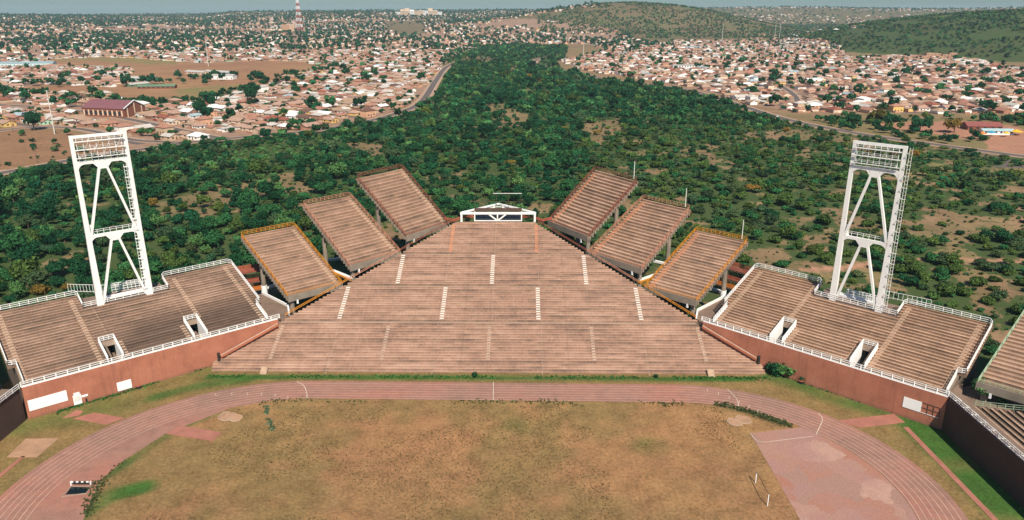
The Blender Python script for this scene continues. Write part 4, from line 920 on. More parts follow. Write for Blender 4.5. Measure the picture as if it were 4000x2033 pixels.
for k,(i,lab) in enumerate(((0,'white beam between the two farther raised stands on the left'),(2,'white beam beside the nearest left raised stand'),(4,'white edge beam below the middle left raised stand'),(6,'white beam beside the nearest right raised stand'),(8,'white beam between the two farther raised stands on the right'),(10,'white edge beam below the middle right raised stand'))):
    a,b=NEAR['beams'][i],NEAR['beams'][i+1]; z=7.0; sc=1
    if i in (4,10,0,8): # these meet the terrace edge higher up
        zz={4:11.6,10:11.6,0:9.,8:9.}[i]; f=lambda q:(q[0]*(CAMZ-zz)/(CAMZ-7),q[1]*(CAMZ-zz)/(CAMZ-7)); a,b=f(a),f(b); z=zz
    mb=MB(); mb.bar((*a,z),(*b,z),.9,.7); e=mb.build('link_beam',SHEET); tag(e,lab,'beam')
    if i in (4,10): mb=MB(); mb.bar((a[0],a[1]-.8,z-.1),(b[0],b[1]-.8,z-.3),.5,.5); o=mb.build('beam_edge',ORANGE); o.parent=e
# access ramps with coloured rails
for k,s in (('rampL','left'),('rampR','right')):
    e=empty('access_ramp',tuple(NEAR[k][0][:2])+(0,),'stacked access ramps with red and orange rails behind the %s corner stand'%s,'ramp')
    q=NEAR[k]; d=Vector((math.cos(R_(41 if k=='rampL' else -44)),math.sin(R_(41 if k=='rampL' else -44)),0))
    for j,(zt,mt) in enumerate(((11.5,REDR),(8.2,REDR),(5.4,ORR))):
        base=Vector(((-84 if s=='left' else 71),(224 if s=='left' else 225),zt-2)); A=base-d*7+Vector((0,0,.35 if s=='left' else .5)); B=base+d*7-Vector((0,0,.6))
        if s=='right': A,B=base-d*7+Vector((0,0,.6)),base+d*7
        n=d.cross(Vector((0,0,1)))
        MB().bar(A,B,4,.25).build('ramp_slab',CONCD,e)
        for off in (-2,2):
            mb=MB()
            for dz in (.35,.7,1.05,1.4): mb.bar(A+n*off+Vector((0,0,dz)),B+n*off+Vector((0,0,dz)),.16,.2)
            for t in (0,.25,.5,.75,1): p=A.lerp(B,t)+n*off; mb.bar(p,p+Vector((0,0,1.5)),.16)
            mb.build('ramp_rail',mt,e)
    for t in (-5.5,5.5): p=Vector((base.x,base.y,0))+d*t; MB().bar(p,p+Vector((0,0,9)),.5).build('post',CONCB,e)
# corner stands --------------------------------------------------------
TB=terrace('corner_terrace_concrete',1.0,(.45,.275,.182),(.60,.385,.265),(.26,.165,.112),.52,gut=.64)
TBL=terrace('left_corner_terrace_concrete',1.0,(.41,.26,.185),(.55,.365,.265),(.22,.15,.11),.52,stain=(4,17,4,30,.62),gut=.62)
def corner(side):
    Lf=side=='left'; fr=Fr((-108.28,149.91,8.0),41,19,1.0) if Lf else Fr((93.78,145.54,8.0),-44.5,21,1.0)
    s=1 if Lf else -1; back=27.6 if Lf else 25.3; nv=21.8 if Lf else 20.
    f=lambda u,v,dz=0,z=None: fr.W(s*u,v,dz,z)
    e=empty('corner_stand',f(29,0,z=0),'brown corner stand with white railings and red front wall, %s of the pitch'%side,'corner stand','corner stands')
    pl=[(.6,.9),(57,.9),(57,8),(58.6,8.4),(58.6,back),(39.3,back),(39.3,nv),(18.2,nv),(18.2,back),(-1.3,back),(-1.3,7.8),(.6,7.8)]
    poly=[(s*a,b) for a,b in pl]
    hol=[]; 
    for a,b in ((17.8,21.2),(37.9,41.2)): hol.append((min(s*a,s*b),max(s*a,s*b),0,8.0))
    # deck over a hollow: thick slab, open below
    rows(fr,poly,.9,back,thick=.9,holes=hol,vgrid=0).build('seating_deck',TBL if Lf else TB,e)
    # front wall & sill
    w0,w1=f(-.2,0,z=0),f(59.6,0,z=0); n=fr.v
    mb=MB(); a=[(w0[0],w0[1]),(w1[0],w1[1]),(w1[0]+n[0]*.9,w1[1]+n[1]*.9),(w0[0]+n[0]*.9,w0[1]+n[1]*.9)]
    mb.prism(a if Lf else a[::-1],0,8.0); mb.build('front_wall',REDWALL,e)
    mb=MB(); mb.bar(f(-.2,.35,z=8.06),f(59.6,.35,z=8.06),.6,.14); mb.build('wall_coping',SHEET,e)
    # inner and back structure
    for u in (.3,19,38,57.5):
        mb=MB(); A=f(u,1,z=0);B=f(u,back-1,z=0)
        P=[f(u-.2,1,z=0),f(u+.2,1,z=0),f(u+.2,back-1,z=0),f(u-.2,back-1,z=0)]; 
        T_=[f(u-.2,1,-.9),f(u+.2,1,-.9),f(u+.2,(nv if u in(19,38) else back)-1,-.9),f(u-.2,(nv if u in(19,38) else back)-1,-.9)]
        mb.poly(T_); [mb.poly([P[i],P[(i+1)%4],T_[(i+1)%4],T_[i]]) for i in range(4)]; mb.build('raker_wall',CONCD,e)
    # tower platform behind the notch
    mb=MB(); q=[f(18.4,nv,0),f(39.1,nv,0),f(39.1,nv+8.5,0),f(18.4,nv+8.5,0)]; zz=f(0,nv)[2]-.3; mb.prism([p[:2] for p in q],zz-.8,zz); mb.build('rear_platform',PAVE,e)
    # stairs
    for u,a,b in ((.9 if Lf else 1.2,1,back-1),(16.4 if Lf else 16.8,8,back-1),(16.4 if Lf else 16.8,1,8),(41.9 if Lf else 40.4,8.2,back-1),(56.2,1,back-1),(22.1,1,7.6),(36.9,1,7.6)):
        uu=u if b>8.1 or u<20 else u
        aisle(fr,s*uu,a,b,1.1,.4,.5).build('stair',STEPC,e)
    # expansion joints
    mb=MB()
    for u in (38.6 if Lf else 37.8,20.3 if Lf else 21):
        for i in range(9,int(nv)): mb.box(f(u,i+.5,z=fr.p0[2]+fr.t*i),(.1,.9,.04),fr.az)
    mb.build('expansion_joint',STEPC,e)
    # railings
    R=[]
    railing([f(-.2,.3,z=8.1),f(60.2,.3,z=8.1)],1.15,3,.13,.24,2.35).build('front_railing',WHITE,e)
    pr=lambda P,nm='railing',**k: railing(P,1.15,3,k.get('w',.12),.14,k.get('step',1.0)).build(nm,WHITE,e)
    pr([f(.5,1,.1),f(.5,7.6,.1)],'side_railing'); pr([f(.5,7.6,.1),f(-1.1,7.9,.1)],'side_railing'); pr([f(-1.1,7.9,.1),f(-1.1,back-.8,.1)],'side_railing')
    pr([f(57.2,1,.1),f(57.2,8.0,.1)],'side_railing'); pr([f(57.2,8.0,.1),f(58.5,8.4,.1)],'side_railing'); pr([f(58.5,8.4,.1),f(58.5,back-.8,.1)],'side_railing')
    pr([f(-1.1,back-.8,.1),f(-.3,back,.1),f(17.6,back,.1),f(18.3,back-.8,.1),f(18.3,nv+.2,.1)],'rear_railing',step=1.9)
    pr([f(18.3,nv+.2,.1),f(39.2,nv+.2,.1)],'rear_railing',step=1.9)
    pr([f(39.2,nv+.2,.1),f(39.2,back-.8,.1),f(40,back,.1),f(57.7,back,.1),f(58.5,back-.8,.1)],'rear_railing',step=1.9)
    # flank screens
    for u in (.62,57.1):
        mb=MB(); A=f(u,1.0,.1);B=f(u,7.8,.1); A0=f(u,1.0,z=7.2);B0=f(u,7.8,z=7.9)
        t=np.array(fr.u)*.09; mb.poly([tuple(np.array(p)-t) for p in (A,A0,B0,B)]); mb.poly([tuple(np.array(p)+t) for p in (B,B0,A0,A)]); mb.bar(A,B,.2,.2)
        mb.build('white_screen',SHEET,e)
    # vomitories
    for a,b in ((17.8,21.2),(37.9,41.2)):
        v=MB(); zf=6.3; q=[f(a,.9,z=zf),f(b,.9,z=zf),f(b,12,z=zf),f(a,12,z=zf)]; v.prism([p[:2] for p in q],zf-.3,zf); v=v.build('vomitory_floor',PAVE,e)
        for u in (a,b):
            mb=MB(); uo=.12
            P=[f(u-uo,.9,z=zf),f(u+uo,.9,z=zf),f(u+uo,8,z=zf),f(u-uo,8,z=zf)];T_=[f(u-uo,.9,.45),f(u+uo,.9,.45),f(u+uo,8,.45),f(u-uo,8,.45)]
            mb.poly(T_); [mb.poly([P[i],P[(i+1)%4],T_[(i+1)%4],T_[i]]) for i in range(4)]; mb.build('vomitory_wall',SHEET,e)
        mb=MB(); [railing([f(u,.9,.4),f(u,8,.4)],1.,2,.14,.14,1.1,mb) for u in (a,b)]; railing([f(a,8.05,.25),f(b,8.05,.25)],1.1,3,.14,.14,1.2,mb); mb.build('vomitory_railing',WHITE,e)
        mb=MB(); A,B=f(a,8.02,z=f(0,8)[2]-.7),f(b,8.02,z=f(0,8)[2]-.7); mb.bar(A,B,.3,1.3); mb.build('lintel',CONC,e)
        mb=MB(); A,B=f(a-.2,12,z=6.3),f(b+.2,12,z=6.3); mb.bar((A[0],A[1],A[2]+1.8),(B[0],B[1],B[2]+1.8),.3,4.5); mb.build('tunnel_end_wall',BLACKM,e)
    return fr,f,e
def wallmat():
    m,nt,b=newmat('faded_red_render'); p=coords(nt)
    st=noise(nt,mapping(nt,p,(.9,.9,.07)),1.,5,.7); bl=noise(nt,p,.18,5,.65); fi=noise(nt,p,3.,3,.7)
    c=ramp(nt,bl,[(.35,(.34,.13,.082)),(.55,(.41,.16,.10)),(.7,(.46,.19,.125))])
    c=mix(nt,ramp(nt,st,[(.52,g3(0)),(.72,g3(.55))]),c,(.20,.085,.065))
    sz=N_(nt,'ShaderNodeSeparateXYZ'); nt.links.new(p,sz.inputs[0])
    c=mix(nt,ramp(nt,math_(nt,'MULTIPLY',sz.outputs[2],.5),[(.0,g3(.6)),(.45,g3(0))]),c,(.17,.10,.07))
    c=mix(nt,1.,c,ramp(nt,fi,[(.3,g3(.88)),(.7,g3(1.1))]),'MULTIPLY')
    nt.links.new(c,b.inputs['Base Color']); b.inputs['Roughness'].default_value=.92; return m
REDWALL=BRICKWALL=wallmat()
frL,fL,eL=corner('left'); frR,fR,eR=corner('right')
def board(name,f,u0,u1,z0,z1,mat,label,cat,v=-.06,frame=None,parent=None):
    mb=MB(); a=f(u0,v,z=(z0+z1)/2);b=f(u1,v,z=(z0+z1)/2); mb.bar(a,b,.09,z1-z0)
    o=mb.build(name,mat,parent); 
    if label: tag(o,label,cat)
    return o
board('blank_board',fL,.3,8.0,2.0,4.6,SHEET,'long blank white board on the left red wall','sign board')
o=board('blank_board',fL,18.4,21.6,.65,2.9,SHEET,'shorter blank white board low on the left red wall','sign board',v=-.14)
e=empty('ticket_gate',fL(9.9,-.1,z=0),'white gate with a mesh panel and top box on the left red wall','gate')
board('gate_frame',fL,9.0,10.7,.35,2.75,SHEET,None,None,parent=e,v=-.12); board('mesh_panel',fL,9.2,10.5,1.3,2.4,GALV,None,None,v=-.2,parent=e); board('top_box',fL,9.25,10.5,2.8,3.35,SHEET,None,None,v=-.15,parent=e); board('side_arm',fL,10.75,12.1,1.75,2.25,SHEET,None,None,parent=e,v=-.12)
board('wall_hatch',fL,11.4,11.8,.2,1.2,BLACKM,'narrow dark hatch right of the white gate','hatch')
for f,u,lab in ((fL,22.9,'small dark red litter bin at the foot of the left red wall'),(fR,31.3,'small dark red litter bin at the foot of the right red wall')):
    a=f(u,-.6,z=0); e=empty('litter_bin',a,lab,'bin'); az=41 if f is fL else -44.5
    MB().box((a[0],a[1],.45),(1.15,.6,.25),az).build('rim',BLACKM,e); MB().box((a[0],a[1],.5),(.9,.4,.25),az).build('liner',REDR,e); MB().box((a[0],a[1],0.02),(.9,.4,.43),az).build('bin_body',BLACKM,e)
board('blank_board',fR,4.45,8.2,2.55,5.05,SHEET,'blank white board at the end of the right red wall','sign board')
e=empty('empty_board_frame',fR(2.6,-.1,z=2.6),'empty dark frame beside the white board on the right red wall','frame')
for z in (2.62,3.85,5.05): mb=MB(); mb.bar(fR(.7,-.08,z=z),fR(4.4,-.08,z=z),.08,.09); mb.build('frame_bar',DARKB if z>3 else SHEET,e)
for u in (.75,1.95,3.15): mb=MB(); mb.bar(fR(u,-.08,z=2.6),fR(u,-.08,z=5.05),.08,.09); mb.build('frame_bar',DARKB,e)
# side walls & right-hand lower terrace ------------------------------------
e=empty('side_wall',(-109.6,140,0),'dark brown side wall with white railing at the left edge','wall')
mb=MB(); mb.prism([(-108.95,149.7),(-110,149.7),(-110.4,60),(-109.4,60)],0,7.95); mb.build('wall_face',SHADEDBROWN,e)
railing([(-108.7,149.4,8),(-109.6,60,8)],1.15,3,.12,.14,2.2).build('railing',WHITE,e)
mb=MB(); mb.prism([(-110,149.7),(-127,150),(-127,60),(-110.4,60)],0,7.7); mb.build('walkway',PAVE,e)
e=empty('side_wall',(94.9,140,0),'shaded side wall with white railing at the right edge','wall')
mb=MB(); mb.prism([(94.0,147.2),(94.9,60),(95.9,60),(95.0,147.6)],0,8.0); mb.build('wall_face',SHADEDBROWN,e)  # near-black shade of this face put into its wall colour
R2=railing([(94.4,146.6,8.05),(95.2,60,8.05)],1.15,3,.12,.14,2.2); 
for i in range(18): y=144-i*3.; R2.bar((94.45,y,8.1),(96.0,y-.3,8.1),.12); R2.bar((96.0,y-.3,8.1),(94.5,y,9.2),.12)
R2.build('railing',WHITE,e)
mb=MB(); mb.bar((94.75,127.6,3.2),(94.85,110,3.2),.1,.12); mb.bar((94.75,127.6,.9),(94.85,110,.9),.1,.12); mb.bar((94.75,127.6,.9),(94.75,127.6,3.2),.1,.12); mb.build('sign_frame',WHITE,e)
mb=MB(); mb.prism([(95.9,60),(97.6,60),(97.3,146),(101,152),(96.5,150.2),(95.0,147.6)],0,7.9); mb.build('walkway',PAVE,e)
TS=terrace('side_terrace_concrete',1.05,(.36,.24,.17),(.5,.35,.26),(.2,.14,.1),.25,gut=.55)  # row shadows painted deepest into this deck
fs=Fr((97.4,141.8,7.9),-90,19,1.05)
e=empty('side_terrace',(105,120,0),'open side terrace with dark shadowed rows at the right edge','terrace')
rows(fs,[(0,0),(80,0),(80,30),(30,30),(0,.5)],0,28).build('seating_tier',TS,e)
aisle(fs,17,1,25,1.2).build('stair',STEPC,e)
railing([fs.W(0,.3,.1)]+[fs.W(.95*i,i,.1) for i in range(3,27,3)],1.1,3,.08,.09,1.5).build('railing',PALEGREEN,e)
mb=MB(); mb.prism([(-111,150.5),(-111.5,141),(-140,141),(-160,165),(-140,180),(-125,166)],0,.5,False); mb.build('ground_court',CONCD,kind='structure')  # dark slab added so the ground here reads as shadowed
mb=MB(); mb.prism([(97.3,146),(98,142.5),(125,140),(150,160),(150,175),(120,160),(101,152)],0,6.9,False); mb.build('ground_court',PAVE); [o.__setitem__('kind','structure') for o in bpy.data.objects if o.name.startswith('ground_court')]
bushthing(102.3,147.2,.9,3,3,'green bush growing below the pale green railed stand',6.9); bushthing(105.5,145.2,.55,1,3,'small light bush at the head of the right side terrace',6.9)
for (x_,y_,s_,k_,c_,lab) in ((58,207,.9,0,1,'round green shrub in the gap right of the nearest right raised stand'),(61,203.5,.8,2,0,'dark shrub beside the landing wall on the right'),(55.5,203,.7,1,1,'small green shrub in the weedy gap under the right orange stand'),(52.5,206.5,.6,0,0,'dark little shrub under the right orange stand'),(64.5,214,.8,1,0,'dark shrub at the foot of the painted column on the right'),(-68,213,.8,0,0,'dark shrub in the gap beside the left landing wall'),(-72,219,.9,1,1,'green shrub behind the left landing'),(-50,236,1.,3,0,'dark tree under the middle left raised stand'),(40,232,1.,4,1,'green tree under the middle right raised stand'),(-44,240,1.,5,1,'green tree between the middle and farthest left raised stands')): bushthing(x_,y_,s_,k_,c_,lab,0)
# lighting towers -------------------------------------------------------
def tower(fr,u0,u1,v,H,label,flip):
    s=1
    A=Vector(fr.W(u0,v));B=Vector(fr.W(u1,v)); zb=min(A.z,B.z)-.2; A.z=B.z=zb; d=(B-A).normalized(); n=d.cross(Vector((0,0,1))); Wd=(B-A).length+.0
    # u0 is the left foot
    P=lambda x,z,off=0: A+d*x+Vector((0,0,z))+n*off
    e=empty('lighting_tower',A+(B-A)*.5,label,'lighting tower','lighting towers')
    def leg(x0,x1,w0,w1):
        mb=MB(); R=[]
        for z,w in ((-.6,w0),(H*.42,w0*.4+w1*.6-.06),(H,w1-.08)):
            x=x0+(x1-x0)*z/H; q=[P(x-w/2,z,-w*.3),P(x+w/2,z,-w*.3),P(x+w/2,z,w*.3),P(x-w/2,z,w*.3)]; R.append(q)
        for a,b in zip(R,R[1:]): [mb.poly([a[i],a[(i+1)%4],b[(i+1)%4],b[i]]) for i in range(4)]
        mb.poly(R[-1]); mb.poly(R[0][::-1]); mb.build('leg',TOWERW,e)
    leg(0,.1,1.62,.92); leg(Wd,Wd+.1,1.65,.95)
    zl,zm=H*.845,H*.415
    for z,h in ((zl,.85),(zm,.75),(H-.35,.65)): MB().bar(P(0,z),P(Wd,z),.55,h).build('cross_beam',TOWERW,e)
    def gus(mb,x,z,dx,dz): mb.poly([P(x,z,-.3),P(x+dx,z,-.3),P(x,z+dz,-.3)]); mb.poly([P(x,z,.3),P(x,z+dz,.3),P(x+dx,z,.3)]); mb.poly([P(x+dx,z,-.3),P(x+dx,z,.3),P(x,z+dz,.3),P(x,z+dz,-.3)])
    for z in (zl-.4,zm-.35):
        mb=MB()
        for k in range(5):
            r=1.7; a0,a1=k*18,(k+1)*18
            for sx,x in ((1,.45),(-1,Wd-.45)):
                c=lambda a:P(x+sx*r-sx*r*math.cos(R_(a)),z-r+r*math.sin(R_(a)),0)
                for o in (-.3,.3):
                    p,q=c(a0),c(a1); k0=P(x,z,0); mb.poly([p+n*o,q+n*o,k0+n*o])
                p,q=c(a0),c(a1); mb.poly([p-n*.3,q-n*.3,q+n*.3,p+n*.3])
        gus(mb,Wd/2-1.0,z,-1.6,-1.5) if False else None
        mb.poly([P(Wd/2-2.2,z+.1,-.3),P(Wd/2+2.2,z+.1,-.3),P(Wd/2+.9,z-1.5,-.3),P(Wd/2-.9,z-1.5,-.3)]); mb.poly([P(Wd/2-2.2,z+.1,.3),P(Wd/2+2.2,z+.1,.3),P(Wd/2+.9,z-1.5,.3),P(Wd/2-.9,z-1.5,.3)])
        mb.build('gusset_plates',TOWERW,e)
    for z0,z1 in ((0,zm-.3),(zm+.3,zl-.3)):
        for s_ in (-1,1):
            xf=.75 if s_<0 else Wd-.75; MB().bar(P(xf,z0,0),P(Wd/2+s_*.55,z1,0),.55,.62,up=n).build('brace',TOWERW,e)
    for s_ in (-1,1):
        x=.5 if s_<0 else Wd-.5; mb=MB(); z=zm+.3; mb.poly([P(x,z,-.32),P(x-s_*1.2,z,-.32),P(x-s_*.6,z+2.6,-.32),P(x,z+2.8,-.32)]); mb.build('foot_plate',TOWERW,e)
    # lamp frame
    fm=MB(); nx=7
    for i in range(nx+1): x=1+(Wd-2)*i/nx; fm.bar(P(x,zl+.4,.5),P(x,H-.4,.5),.10)
    fm.build('lamp_frame',TOWERW,e)
    for k,z in enumerate(np.linspace(zl+1.2,H-1.5,3)):
        MB().bar(P(.4,z,.8),P(Wd-.4,z,.8),.32,.24 if k else .14).build('gantry',TOWERW,e)
        lm=MB()
        for dz in (.55,.9): lm.bar(P(.8,z+dz,.9),P(Wd-.8,z+dz,.9),.06)
        lm.build('gantry_rail',WHITE,e)
        for i in range(9):
            if (i*7+k*3)%4: continue
            x=1.2+(Wd-2.4)*i/8; c=P(x,z+.35,.45); MB().tube([c,c-n*-.3+Vector((0,0,-.1))],[.16,.22],8).build('floodlight',GALV,e)
    mb=MB()
    for i in range(4): x=1.2+(Wd-2.4)*i/4; mb.bar(P(x,zl+1,1.1),P(x+(Wd-2.4)/4,H-1.4,1.1),.06)
    mb.build('wind_bracing',GALV,e)
    railing([tuple(P(.8,zm+.4,-.3)),tuple(P(Wd-.8,zm+.4,-.3))],1.1,2,.09,.09,1.5).build('platform_rail',WHITE,e)
    # ladder
    xo=(Wd-1.15) if not flip else Wd+1.35
    mb=MB()
    for o in (-.3,.3): mb.bar(P(xo+.15+o,0.5,.3),P(xo+.15+o,(zl-1.5) if not flip else H-.2,.3),.09)
    zz=1.
    while zz<((zl-1.5) if not flip else H-.3): mb.bar(P(xo-.15,zz,.3),P(xo+.45,zz,.3),.09); zz+=.9
    zz=2.
    while zz<((zl-1.5) if not flip else H-.3): mb.bar(P(xo-.3,zz,.3),P(Wd+(.3 if flip else -.3),zz,.1),.14); mb.bar(P(xo+.15-.45,zz,.9),P(xo+.15+.45,zz,.9),.1); mb.bar(P(xo-.3,zz,.3),P(xo-.3,zz,.9),.08); mb.bar(P(xo+.6,zz,.3),P(xo+.6,zz,.9),.08); zz+=2.7
    mb.build('ladder',TOWERW if not flip else GALV,e)
    return e,P,Wd
eT,PT1,W1=tower(frL,22.3,34.3,22.3,43.2,'tall white lighting tower with lamp grid behind the left corner stand',False)
eT2,PT2,W2=tower(frR,-34.3,-22.7,20.7,41.4,'tall white lighting tower with outside ladder behind the right corner stand',True)
def fence(name,a,b,h,step,label,rails=(1.,.1),w=.1):
    mb=MB(); a=Vector(a);b=Vector(b);k=max(1,round((b-a).length/step))
    for i in range(k+1): p=a.lerp(b,i/k); mb.bar(p,p+Vector((0,0,h)),.09)
    for r in rails: mb.bar(a+Vector((0,0,h*r)),b+Vector((0,0,h*r)),w)
    return tag(mb.build(name,WHITE),label,'fence')
zL=15.1; zR=15.4
fence('steel_fence',(-119.8,191.2,zL),(-108.5,190.4,zL),2.2,.9,'white upright-bar fence left of the left lighting tower')
fence('steel_fence',(98.2,186.3,zR),(106.8,179.4,zR),1.9,1.1,'rusty white bar fence right of the right lighting tower')
def rack(a,b,label):
    e=empty('lamp_rack',a,label,'rack'); a=Vector(a);b=Vector(b); n=(b-a).normalized().cross(Vector((0,0,1)))
    for off in (0,1.3):
        mb=MB(); k=8; o=n*-off
        for i in range(k+1): p=a.lerp(b,i/k)+o; mb.bar(p,p+Vector((0,0,2.2)),.1)
        for z in (.1,.8,1.5,2.2): mb.bar(a+o+Vector((0,0,z)),b+o+Vector((0,0,z)),.14)
        mb.build('grid_panel',WHITE,e)
    mb=MB()
    for z in (.1,2.2):
        for i in range(5): p=a.lerp(b,i/4)+Vector((0,0,z)); mb.bar(p,p-n*1.3,.1)
    mb.build('cross_rails',WHITE,e)
rack((-107.6,190.4,zL),(-101.0,194.6,zL),'white steel grid rack standing behind the left lighting tower')
rack((87.7,185.6,zR),(93.2,180.4,zR),'white steel grid rack standing behind the right lighting tower')
for f,s in ((fL,'left'),(fR,'right')):
    z=f(0,21.8 if s=='left' else 20.)[2]; mb=MB(); a=f(23 ,24.6,z=z+.3) ;b=f(35.5,24.6,z=z+.3); mb.bar(a,b,1.1,.5); mb.bar((a[0],a[1],a[2]+.5),(b[0],b[1],b[2]+.5),.15,.3); tag(mb.build('steel_bench',SHEET),'long white steel base beam behind the %s lighting tower'%s,'beam')
# ------------------------------------------------------------------ town landmarks
def gable(e,c,az,L,W,h,rise,wallm,roofm,over=.6,hip=0,rname='roof'):
    u=Vector((math.cos(R_(az)),math.sin(R_(az)),0));v=Vector((-u.y,u.x,0)); c=Vector(c)
    w,r=hgeo(L,W,h,rise,hip); T_=lambda q:[tuple(c+u*p[0]+v*p[1]+Vector((0,0,p[2]))) for p in q]
    mb=MB(); 
    for q in w: 
        t=T_(q); mb.poly(t if t[2]!=t[3] else t[:3])
    mb.build('wall',wallm,e); mb=MB()
    for q in r:
        t=T_(q); mb.poly(t if t[2]!=t[3] else t[:3])
    return mb.build(rname,roofm,e)
def windows(e,c,az,L,W,z,w,h,n,side=-1,mat=GLASS,margin=2.):
    u=Vector((math.cos(R_(az)),math.sin(R_(az)),0));v=Vector((-u.y,u.x,0)); c=Vector(c)
    for i in range(n):
        x=-L/2+margin+(L-2*margin)*i/max(1,n-1); p=c+u*x+v*side*(W/2+.04)+Vector((0,0,z)); MB().box(p,(w,.14,h),az).build('window',mat,e)
def z_(k): return float(H_(*PT[k]))
x_,y_=-352,676; e=empty('church_hall',(x_,y_,0),'big dark red brick hall with a wide purple roof by the western street','hall')
gable(e,(x_,y_,0),-16,44,26,7.5,6.,BRICK,PURPLE,1.)
windows(e,(x_,y_,0),-16,44,26,1.2,1.3,4.6,9,mat=CREAM)
windows(e,(x_,y_,0),-16,44,26,1.6,2.4,3.4,8,mat=GLASS,margin=4.4)
u=Vector((math.cos(R_(-16)),math.sin(R_(-16)),0));v=Vector((-u.y,u.x,0))
for s in (-1,0,1): p=Vector((x_,y_,0))+u*22.1+v*s*8.5; MB().box(p,(.4,.9,8.5 if s else 12),-16).build('buttress',CREAM,e)
for s in (-1,1): a=Vector((x_,y_,7.7))+u*22.7+v*s*13.3; b=Vector((x_,y_,13.8))+u*22.7; MB().bar(a,b,.5,.7).build('gable_trim',SHEET,e)
def school(k,az,L,W,h,rise,wm,rm,label,cat='school',nw=0,rows_=1):
    x,y=PT[k]; e=empty('building',(x,y,z_(k)),label,cat); gable(e,(x,y,z_(k)),az,L,W,h,rise,wm,rm)
    for r in range(rows_): windows(e,(x,y,z_(k)),az,L,W,1.1+3*r,2.0,1.4,nw) if nw else None
    return e
BLW=simple('pale_blue_wall',(.5,.66,.68),.8); GRN=simple('green_roof',(.13,.22,.14),.7); GREYR=simple('grey_sheet_roof',(.46,.44,.41),.6); LBL=simple('faded_blue_roof',(.27,.38,.42),.6)
school('school_blue',8,88,16,5,2.2,BLW,LBL,'long pale blue school block at the far left','school',14,1)
school('school_a',8,42,11,3,1.8,BRICK,GRN,'long low building with a green roof in the brown field','school',8)
school('school_b',60,26,10,3,1.8,GRN,GREYR,'green walled shed at the left of the school yard','shed',4)
school('school_c',-10,38,14,3.4,2.2,LBL,GREYR,'wide grey roofed classroom block at the back of the school yard','school',6)
school('school_d',-30,40,11,3.2,2,CREAM,GREYR,'grey roofed classroom block behind the school trees','school',6)
school('school_e',-30,52,11,3.2,2,LBL,GREYR,'long grey roofed classroom block at the right of the school','school',8)
school('school_f',-5,30,12,5,1.6,SHEET,GREYR,'tall white walled block at the right end of the school','school',5)
e=school('white_long',0,40,14,4.5,1.6,SHEET,LBL,'white building with pale blue roof at the top of the eastern township','building',8)
e=school('white2',2,34,12,6.2,1.,SHEET,GREYR,'two-storey white block with rows of windows in the eastern township','apartment block',8,2)
BRN=simple('tan_flat_wall',(.40,.24,.155),.9)
for k,lab in (('apart1','flat roofed tan apartment row at the foot of the right hill'),('apart2','stepped tan apartment block highest at the foot of the right hill')):
    x,y=PT[k]; z=z_(k); e=empty('apartment_block',(x,y,z),lab,'apartment block')
    for i in range(7 if k=='apart1' else 4): 
        hh=[6,8,6.5,9,6,8,7][i]*(1.5 if k=='apart2' and i==0 else 1); c=(x-45+i*16,y+(i%2)*4,z-1); MB().box(c,(14.5,11,hh),0).build('flat_block',BRN,e)
        for j in (-4,0,4): MB().box((c[0]+j,c[1]-5.55,z+1.2),(1.6,.14,1.5),0).build('window',GLASS,e)
        for j in (-4,4): MB().box((c[0]+j,c[1]-5.55,z+4.0),(1.6,.14,1.3),0).build('window',GLASS,e)
x,y=PT['office']; z=z_('office'); e=empty('office_block',(x,y,z),'tan office block with pale vertical fins below the radio mast','office block')
MB().box((x-10,y+20,z-4),(52,20,31)).build('main_block',BRN,e)
for i in range(9): MB().box((x-3+i*3.1,y+9.4,z),(1.1,.6,25)).build('fin',CREAM,e)
MB().box((x+2,y+9.5,z+25.5),(36,.8,2)).build('cornice',CREAM,e)
x,y=PT['hospital']; z=float(H_(x,y)); e=empty('hospital_block',(x,y,z),'very long pale multi-storey block on the skyline left of centre','hospital block')
for i in range(10): 
    MB().box((x-118+i*27,y,z-5),(25,20,[24,38,44,36,30,32,30,44,32,26][i]+5)).build('wing',CREAM if i%3 else SHEET,e)
    for r in range(4): MB().box((x-118+i*27,y-10.2,z+4+r*6.5),(21,.5,2.2)).build('window',GLASS,e)
# radio mast
MR=simple('mast_red',(.42,.09,.07),.6)
x,y=PT['mast']; z=float(H_(x,y)); e=empty('radio_mast',(x,y,z),'tall red and white lattice radio mast in the far western town','radio mast')
Hm=165.; wd=lambda t:11*(1-t)**1.35+1.6
nb=14
for k in range(nb):
    t0,t1=k/nb,(k+1)/nb; mb=MB(); a,b=wd(t0),wd(t1)
    C0=[Vector((x+sx*a,y+sy*a,z+Hm*t0)) for sx,sy in ((-1,-1),(1,-1),(1,1),(-1,1))];C1=[Vector((x+sx*b,y+sy*b,z+Hm*t1)) for sx,sy in ((-1,-1),(1,-1),(1,1),(-1,1))]
    for i in range(4): j=(i+1)%4; mb.bar(C0[i],C1[i],1.3); mb.bar(C0[i],C1[j],.8); mb.bar(C0[j],C1[i],.8); mb.bar(C1[i],C1[j],.9)
    mb.build('red_section' if k%2==0 and k<12 else 'white_section',MR if k%2==0 and k<12 else SHEET,e)
